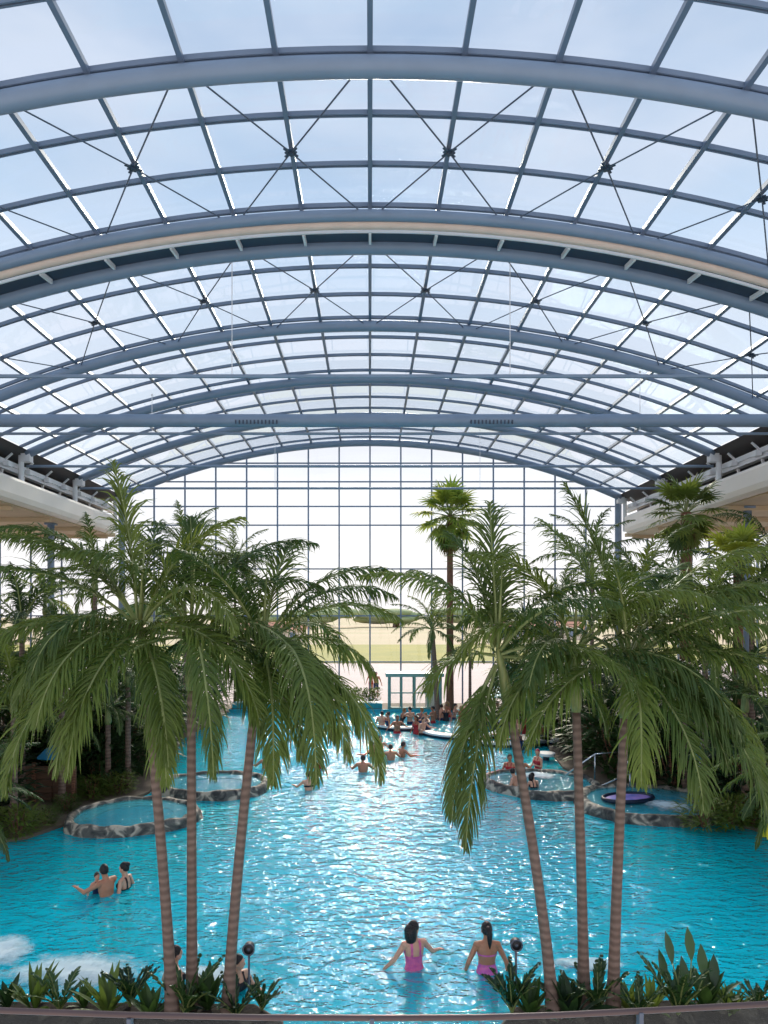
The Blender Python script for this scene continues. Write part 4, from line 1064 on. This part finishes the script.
def hair_mesh(H, hm, kind):
    m = MB()
    mt = hm
    def cap(k, low, front):
        nu, nv = 20, 12; b0 = len(m.v)
        for i in range(nv+1):
            for j in range(nu):
                th = 2*pi*j/nu; fr = (1+sin(th))/2          # 1 at the face
                lim = pi*(.62-.32*fr**2) if low is None else pi*(low-(low-.30)*fr**1.6)
                ph = lim*i/nv
                rr = 1+.03*sin(7*th)*sin(ph)
                m.v.append(tuple(H(.085*k*rr*sin(ph)*cos(th), .104*k*rr*sin(ph)*sin(th)-.008, .122*k*cos(ph)+.004)))
        for i in range(nv):
            for j in range(nu):
                j2 = (j+1) % nu; m.f.append((b0+i*nu+j, b0+(i+1)*nu+j, b0+(i+1)*nu+j2, b0+i*nu+j2)); m.m.append(0)
    cap(1.0, .66, 0)
    if kind in ('long',):
        m.tube([H(0,-.05,.06), H(0,-.075,0), H(.005,-.075,-.1), H(.01,-.07,-.17), H(.01,-.06,-.21)], [.07,.088,.085,.07,.03], 14, sx=1.15, up=(0,1,0))
    if kind == 'pony':
        m.tube([H(0,-.08,.06), H(0,-.14,.07), H(.01,-.17,.0), H(.015,-.16,-.12), H(.02,-.14,-.24)], [.03,.035,.045,.035,.008], 10)
    if kind == 'bun': m.ell(H(0,-.08,.08), (.05,.05,.05), 12, 10)
    return m
POSES = {
 'wade': dict(elbowL=(-.55,.1,-.8), wristL=(-.5,.35,-.6), elbowR=(.6,.25,-.7), wristR=(.7,.6,-.25), kneeL=(-.08,.05,-1), ankleL=(0,-.15,-1), kneeR=(.05,.3,-.95), ankleR=(0,-.35,-.95), head_yaw=-60),
 'stand': dict(elbowL=(-.45,-.1,-.9), wristL=(-.1,.5,-.8), elbowR=(.45,-.1,-.9), wristR=(.15,.35,-.9), kneeL=(-.05,.08,-1), ankleL=(0,-.1,-1), kneeR=(.06,.0,-1), ankleR=(0,-.05,-1), head_yaw=0),
 'hug': dict(elbowL=(-.5,.7,-.45), wristL=(.1,.9,.15), elbowR=(.45,.65,-.6), wristR=(-.6,.7,.1), kneeL=(-.05,.08,-1), ankleL=(0,-.1,-1), kneeR=(.06,.0,-1), ankleR=(0,-.05,-1), head_yaw=-25, lean=8),
 'crouch': dict(elbowL=(-.6,.4,-.55), wristL=(-.2,.9,.0), elbowR=(.6,.4,-.55), wristR=(.2,.9,.0), kneeL=(-.25,.85,-.45), ankleL=(0,-.45,-.9), kneeR=(.25,.85,-.45), ankleR=(0,-.45,-.9), dz=-.26, lean=6),
 'chat': dict(elbowL=(-.35,.3,-.85), wristL=(.3,.9,.3), elbowR=(.4,-.05,-.9), wristR=(.3,.5,-.7), kneeL=(-.05,.08,-1), ankleL=(0,-.1,-1), kneeR=(.06,.2,-1), ankleR=(0,-.3,-1), head_yaw=35),
 'rest': dict(elbowL=(-.8,.5,-.2), wristL=(-.1,1,.05), elbowR=(.8,.5,-.2), wristR=(.1,1,.05), kneeL=(-.05,.3,-1), ankleL=(0,-.5,-.8), kneeR=(.06,.2,-1), ankleR=(0,-.5,-.8), lean=14, head_pitch=-5),
 'sit': dict(elbowL=(-.3,.2,-.9), wristL=(.2,.9,-.3), elbowR=(.3,.2,-.9), wristR=(-.2,.9,-.3), kneeL=(-.15,1,.0), ankleL=(0,.05,-1), kneeR=(.15,1,0), ankleR=(0,.05,-1), dz=-.42, lean=10, head_yaw=-70),
}
BODY = {}
def kit(pose, sex, hair, wear, fine):
    k = (pose, sex, fine)
    if k not in BODY:
        me, up, H, hm = body_mesh('body', POSES[pose], sex, .0105 if fine else .018)
        dz = POSES[pose].get('dz', 0)
        BODY[k] = dict(me=me, H=H, hm=hm, up=up, g={}, h={}, s={}, dz=dz)
    K = BODY[k]; up = K['up']
    inv = POSES[pose].get('lean', 0); dz = K['dz']
    pel = Vector((0,0,.93+dz)); mi = Matrix.Rotation(R(inv), 3, 'X')
    def loc(c): return mi @ (c-pel)     # to torso space
    if wear not in K['g']:
        kinds = dict(
            suit=lambda c: (lambda q: abs(q.x) < .2 and ((-.14 < q.z < .28) or (.28 <= q.z < .38 and q.y > -.02) or (.28 <= q.z < .5 and .05 < abs(q.x) < .085)) and abs(q.y) < .2 and c.z > .8+dz)(loc(c)),
            bikini=lambda c: (lambda q: abs(q.x) < .2 and abs(q.y) < .2 and ((-.14 < q.z < .02) or (.29 < q.z < .335) or (.27 < q.z < .40 and q.y > .06)))(loc(c)),
            low=lambda c: (lambda q: abs(q.x) < .2 and abs(q.y) < .2 and ((-.16 < q.z < .17) or (.30 < q.z < .325)) and c.z > .76+dz)(loc(c)),
            trunks=lambda c: (lambda q: abs(q.x) < .24 and -.34 < q.z < .06 and abs(q.y) < .3)(loc(c)))
        K['g'][wear] = garment(K['me'], kinds[wear])
    if hair not in K['h']: K['h'][hair] = hair_mesh(K['H'], K['hm'], hair).mesh('hair', M['hair_dark'], True)
    return K
def material_copy(me, m, cache={}):
    k = (me.name, m.name)
    if k not in cache:
        c = me.copy(); c.materials.clear(); c.materials.append(m); cache[k] = c
    return cache[k]
def person(x, y, zfoot, yaw, pose, sex, hair, hairm, wear, wearm, skinm, label, fine=False, s=1., group=None):
    K = kit(pose, sex, hair, wear, fine)
    root = empty('person', (x, y, zfoot), label, 'person', group, rz=R(yaw)); root.scale = (s,s,s)
    link('body', material_copy(K['me'], M[skinm]), root)
    link('swimwear', material_copy(K['g'][wear], M[wearm]), root)
    link('hair', material_copy(K['h'][hair], M[hairm]), root)
    return root
def swimmer(px, py, yaw, pose, sex, hair, hairm, wear, wearm, skinm, label, fine=False, s=1., zf=None, group=None):
    if zf is None: zf = -1.02 if fine else (-.86 if pose == 'crouch' else -1.0)
    p = at(px, py, 0.); return person(p.x, p.y, zf, yaw, pose, sex, hair, hairm, wear, wearm, skinm, label, fine, s, group)

swimmer(414, 968, 18, 'wade','f','long','hair_dark','suit','sw_pink','skin_a','woman with long dark hair and pink swimsuit wading, arms out', True, 1.0, zf=-.99)
swimmer(487, 972, 2, 'stand','f','pony','hair_dark','low','sw_mag','skin_b','woman with dark ponytail and black strap standing in the water, back turned', True, 1.0, zf=-.95)
swimmer(108, 895, 62, 'hug','m','short','hair_dark','trunks','sw_navy','skin_b','man with dark hair holding a child in the water', True, 1.0, zf=-1.12)
p = at(108, 895, 0); person(p.x-.27, p.y+.12, -.66, 235, 'stand','f','short','hair_brown','suit','sw_navy','skin_a','child held in the arms of the dark-haired man', False, .62)
swimmer(125, 888, 78, 'stand','f','bun','hair_dark','suit','sw_black','skin_a','woman in black swimsuit beside the man holding a child', True, .99, zf=-1.18)
p = at(179, 985, .0); person(p.x, 10.15, -.98, -50, 'stand','f','short','hair_dark','suit','sw_black','skin_a','person with short dark hair in profile behind the leftmost near trunk', True, .98)
person(-1.95, 10.3, -1.12, 230, 'chat','f','bun','hair_dark','suit','sw_black','skin_a','person in black half hidden behind the leaning near trunk', True, .95)
swimmer(363, 772, 0, 'crouch','m','short','hair_dark','trunks','sw_navy','skin_b','broad-shouldered man seen from behind in mid pool')
swimmer(267, 768, 30, 'crouch','m','short','hair_dark','trunks','sw_black','skin_b','lone swimmer between the left trunks, head above water')
swimmer(322, 768, 80, 'crouch','f','short','hair_dark','suit','sw_red','skin_b','swimmer half hidden behind the trailing frond tips')
swimmer(309, 790, 20, 'crouch','f','short','hair_brown','bikini','sw_black','skin_a','swimmer behind the lowest trailing frond tip')
G1 = 'bathers chatting in mid pool'
swimmer(373, 756, 60, 'crouch','f','short','hair_dark','bikini','sw_black','skin_b','leftmost bather of the four behind the broad-shouldered man', group=G1)
swimmer(379.5, 750, 200, 'crouch','m','short','hair_brown','trunks','sw_navy','skin_a','second bather of the four, farthest of them', group=G1)
swimmer(391, 760, 10, 'crouch','m','short','hair_dark','trunks','sw_navy','skin_b','third bather of the four, nearest of them', group=G1)
swimmer(401.5, 757, 300, 'crouch','m','short','hair_dark','trunks','sw_black','skin_b','rightmost bather of the four in mid pool', group=G1)
G2 = 'bathers at the pool bar'
bar_people = [(382,728,'leftmost bather by the exit lock',0),(388,729,'second bather from the left by the exit lock',1),(397,732,'bather leaning on the counter by the exit lock',2),(401,724,'bather behind the counter by the exit lock',1),
 (410,723,'dark-haired bather before the white panel of the exit lock',0),(416,733,'bather in front of the gap between two counters',2),(422,734,'bather beside the gap between two counters',0),(420,724,'bather behind the gap between two counters',1),(433,722,'bather under the small coconut palm',2),
 (446,720,'bather left behind the centre counter',1),(454,718,'bather behind the centre counter',0),(461,721,'bather right behind the centre counter',2),(486,741,'bather at the left end of the counter behind the curved trunk',1),
 (492,730,'bather inside the counter behind the curved trunk',0),(503,738,'bather left beside the curved trunk at the bar',2),(505,745,'bather nearest the bar counter by the curved trunk',1),(518,736,'bather right of the curved trunk at the bar',0),
 (525,733,'bather at the back of the grey platform',2),(530,728,'bather far behind the grey platform',1),(521,749,'bather before the grey platform',2),(538,732,'bather at the right back of the grey platform',0),(497,716,'bather at the back right counter',1),(441,719,'bather left of the short palm behind the centre counter',0),(450,716,'bather farthest behind the centre counter',2),(466,717,'bather behind the right end of the centre counter',0),(473,720,'bather at the right tip of the centre counter',1),(511,730,'bather behind the curved trunk at the back',2),(514,742,'bather before the bar just right of the curved trunk',0),(484,728,'bather between centre and right counters',2),(508,720,'bather at the right end of the back counter',1),(543,738,'bather by the small white table',2),(428,729,'bather at the gap near the coconut palm',0)]
for i, (px, py, lab, sk) in enumerate(bar_people):
    pose = ('chat','stand','crouch','rest')[i % 4]; sex = 'mf'[i % 2]
    swimmer(px, py+1, (i*97) % 360, pose, sex, ('short','bun','long')[i % 3] if sex == 'f' else 'short', ('hair_dark','hair_brown','hair_dark','hair_fair')[i % 4], 'suit' if sex == 'f' else 'trunks', ('sw_black','sw_navy','sw_red')[i % 3], ('skin_a','skin_b','skin_c')[sk], lab, zf=-.62 if pose == 'crouch' else -.85, group=G2)
# at the right whirlpool
person(4.55, 21.75, -.45, 60, 'sit','m','short','hair_dark','trunks','sw_navy','skin_a','man with dark hair sitting at the rim inside the right whirlpool', False, .92)
person(5.05, 21.5, -.45, 20, 'sit','f','long','hair_dark','suit','sw_black','skin_a','dark-haired woman beside the man at the right whirlpool rim', False, .85)
swimmer(510, 775, 150, 'chat','f','short','hair_brown','suit','sw_red','skin_b','person in red standing behind the curved trunk at the whirlpool')
swimmer(520, 772, 200, 'crouch','m','short','hair_brown','trunks','sw_navy','skin_b','bather low in the water right of the curved trunk')
swimmer(538, 769, 120, 'chat','f','short','hair_red','suit','sw_red','skin_a','bather with red cap behind the right whirlpool')
# outside
for i, (px, py, w_) in enumerate(((243,693,'left of the leaning trunk'),(325,695,'behind the hedge centre'),(317,700,'close behind the hedge'),(371,690,'left of the exit lock'),(376,692,'just left of the exit lock'),(515,690,'by the outdoor pool'),(296,697,'between the left fronds outside'))):
    p = at(px, py+6, .05); person(p.x, p.y, .05, i*50, 'stand','mf'[i % 2],'short','hair_brown','trunks' if i % 2 == 0 else 'suit','sw_red' if i % 2 else 'sw_navy','skin_b','small figure on the terrace outside, '+w_, False, 1.)

# ------------------------------------------------------------------ balustrade in front
root = empty('balustrade', (0, 0, 0), 'glass balustrade with slim brown grey handrail along the bottom', 'railing')
d = 2.0
def rp(px, py, d=2.0): return atd(px, py, d)
path = [rp(-260,998), rp(-120,1004.5), rp(0,1010.5), rp(130,1015), rp(260,1017.5), rp(384,1018), rp(480,1017.5), rp(560,1015), rp(650,1010.5), rp(768,1004), rp(900,995), rp(1020,986)]
m = MB(); m.tube(path, .0085, 12); m.build('handrail', simple('brown_grey_rail', srgb(92,74,72), .35, .2, .15, 6), root, True)
m = MB()
for i in range(len(path)-1):
    a_, b_ = path[i], path[i+1]; z = -.012
    m.face([(a_.x,a_.y,a_.z+z),(b_.x,b_.y,b_.z+z),(b_.x,b_.y,b_.z-.95),(a_.x,a_.y,a_.z-.95)]); m.face([(a_.x,a_.y+.012,a_.z+z),(b_.x,b_.y+.012,b_.z+z),(b_.x,b_.y+.012,b_.z-.95),(a_.x,a_.y+.012,a_.z-.95)])
m.build('glass_panels', M['rail_glass'], root)
for px in (130, 372, 640):
    p = rp(px, 1017 if px != 640 else 1011); m = MB(); m.box(p.x-.006, p.x+.006, p.y-.012, p.y+.012, p.z-.95, p.z-.0); m.build('panel_joint', M['rod'], root)

# ------------------------------------------------------------------ camera, light, world
cam = bpy.data.cameras.new('camera'); co = bpy.data.objects.new('camera', cam); col.objects.link(co)
co.location = (0, 0, CZ); co.rotation_euler = (R(90), 0, 0)
cam.sensor_fit = 'VERTICAL'; cam.sensor_height = 36.0; cam.lens = F/1024*36
cam.shift_x = (384-VX)/1024; cam.shift_y = (VY-512)/1024
cam.clip_start = .05; cam.clip_end = 3000
scene.camera = co

sun = bpy.data.lights.new('sun', 'SUN'); so = bpy.data.objects.new('sun', sun); col.objects.link(so)
sun.energy = 3.2; sun.angle = R(9); sun.color = (1, .88, .72)
sd = Vector((-.04, -.84, -.48)); so.rotation_euler = sd.to_track_quat('-Z', 'Y').to_euler()

wd = bpy.data.worlds.new('sky'); scene.world = wd; wd.use_nodes = True; nt = wd.node_tree; nt.nodes.clear()
out = N(nt, 'ShaderNodeOutputWorld'); bg = N(nt, 'ShaderNodeBackground'); nt.links.new(bg.outputs[0], out.inputs[0])
tc = N(nt, 'ShaderNodeTexCoord'); sp = N(nt, 'ShaderNodeSeparateXYZ'); nt.links.new(tc.outputs['Generated'], sp.inputs[0])
r = N(nt, 'ShaderNodeValToRGB'); e = r.color_ramp.elements
e[0].position = 0; e[0].color = (1.15,1.06,1.02,1); e[1].position = 1; e[1].color = (.28,.42,.66,1)
for pos, c in ((.08,(1.12,1.08,1.06,1)),(.2,(1.0,1.02,1.06,1)),(.42,(.66,.76,.90,1)),(.62,(.38,.50,.68,1))):
    x = e.new(pos); x.color = c
nt.links.new(sp.outputs['Z'], r.inputs[0])
no = N(nt, 'ShaderNodeTexNoise'); no.inputs['Scale'].default_value = 2.4; no.inputs['Detail'].default_value = 6
mp = N(nt, 'ShaderNodeMapping'); mp.inputs['Scale'].default_value = (1,1,3); nt.links.new(tc.outputs['Generated'], mp.inputs[0]); nt.links.new(mp.outputs[0], no.inputs[0])
cr = N(nt, 'ShaderNodeValToRGB'); cr.color_ramp.elements[0].position = .38; cr.color_ramp.elements[1].position = .66
nt.links.new(no.outputs[0], cr.inputs[0])
mm = N(nt, 'ShaderNodeMath', operation='MULTIPLY'); mm.inputs[1].default_value = .7; nt.links.new(cr.outputs[0], mm.inputs[0])
mx = N(nt, 'ShaderNodeMix', data_type='RGBA'); mx.inputs['B'].default_value = (.80,.80,.87,1)
nt.links.new(mm.outputs[0], mx.inputs['Factor']); nt.links.new(r.outputs[0], mx.inputs['A'])
nt.links.new(mx.outputs['Result'], bg.inputs[0]); bg.inputs[1].default_value = .9

vs = scene.view_settings; vs.view_transform = 'Standard'; vs.look = 'None'; vs.gamma = 1; vs.exposure = .38; vs.use_curve_mapping = False
scene.cycles.transparent_max_bounces = 24; scene.cycles.max_bounces = 8; scene.cycles.use_denoising = True
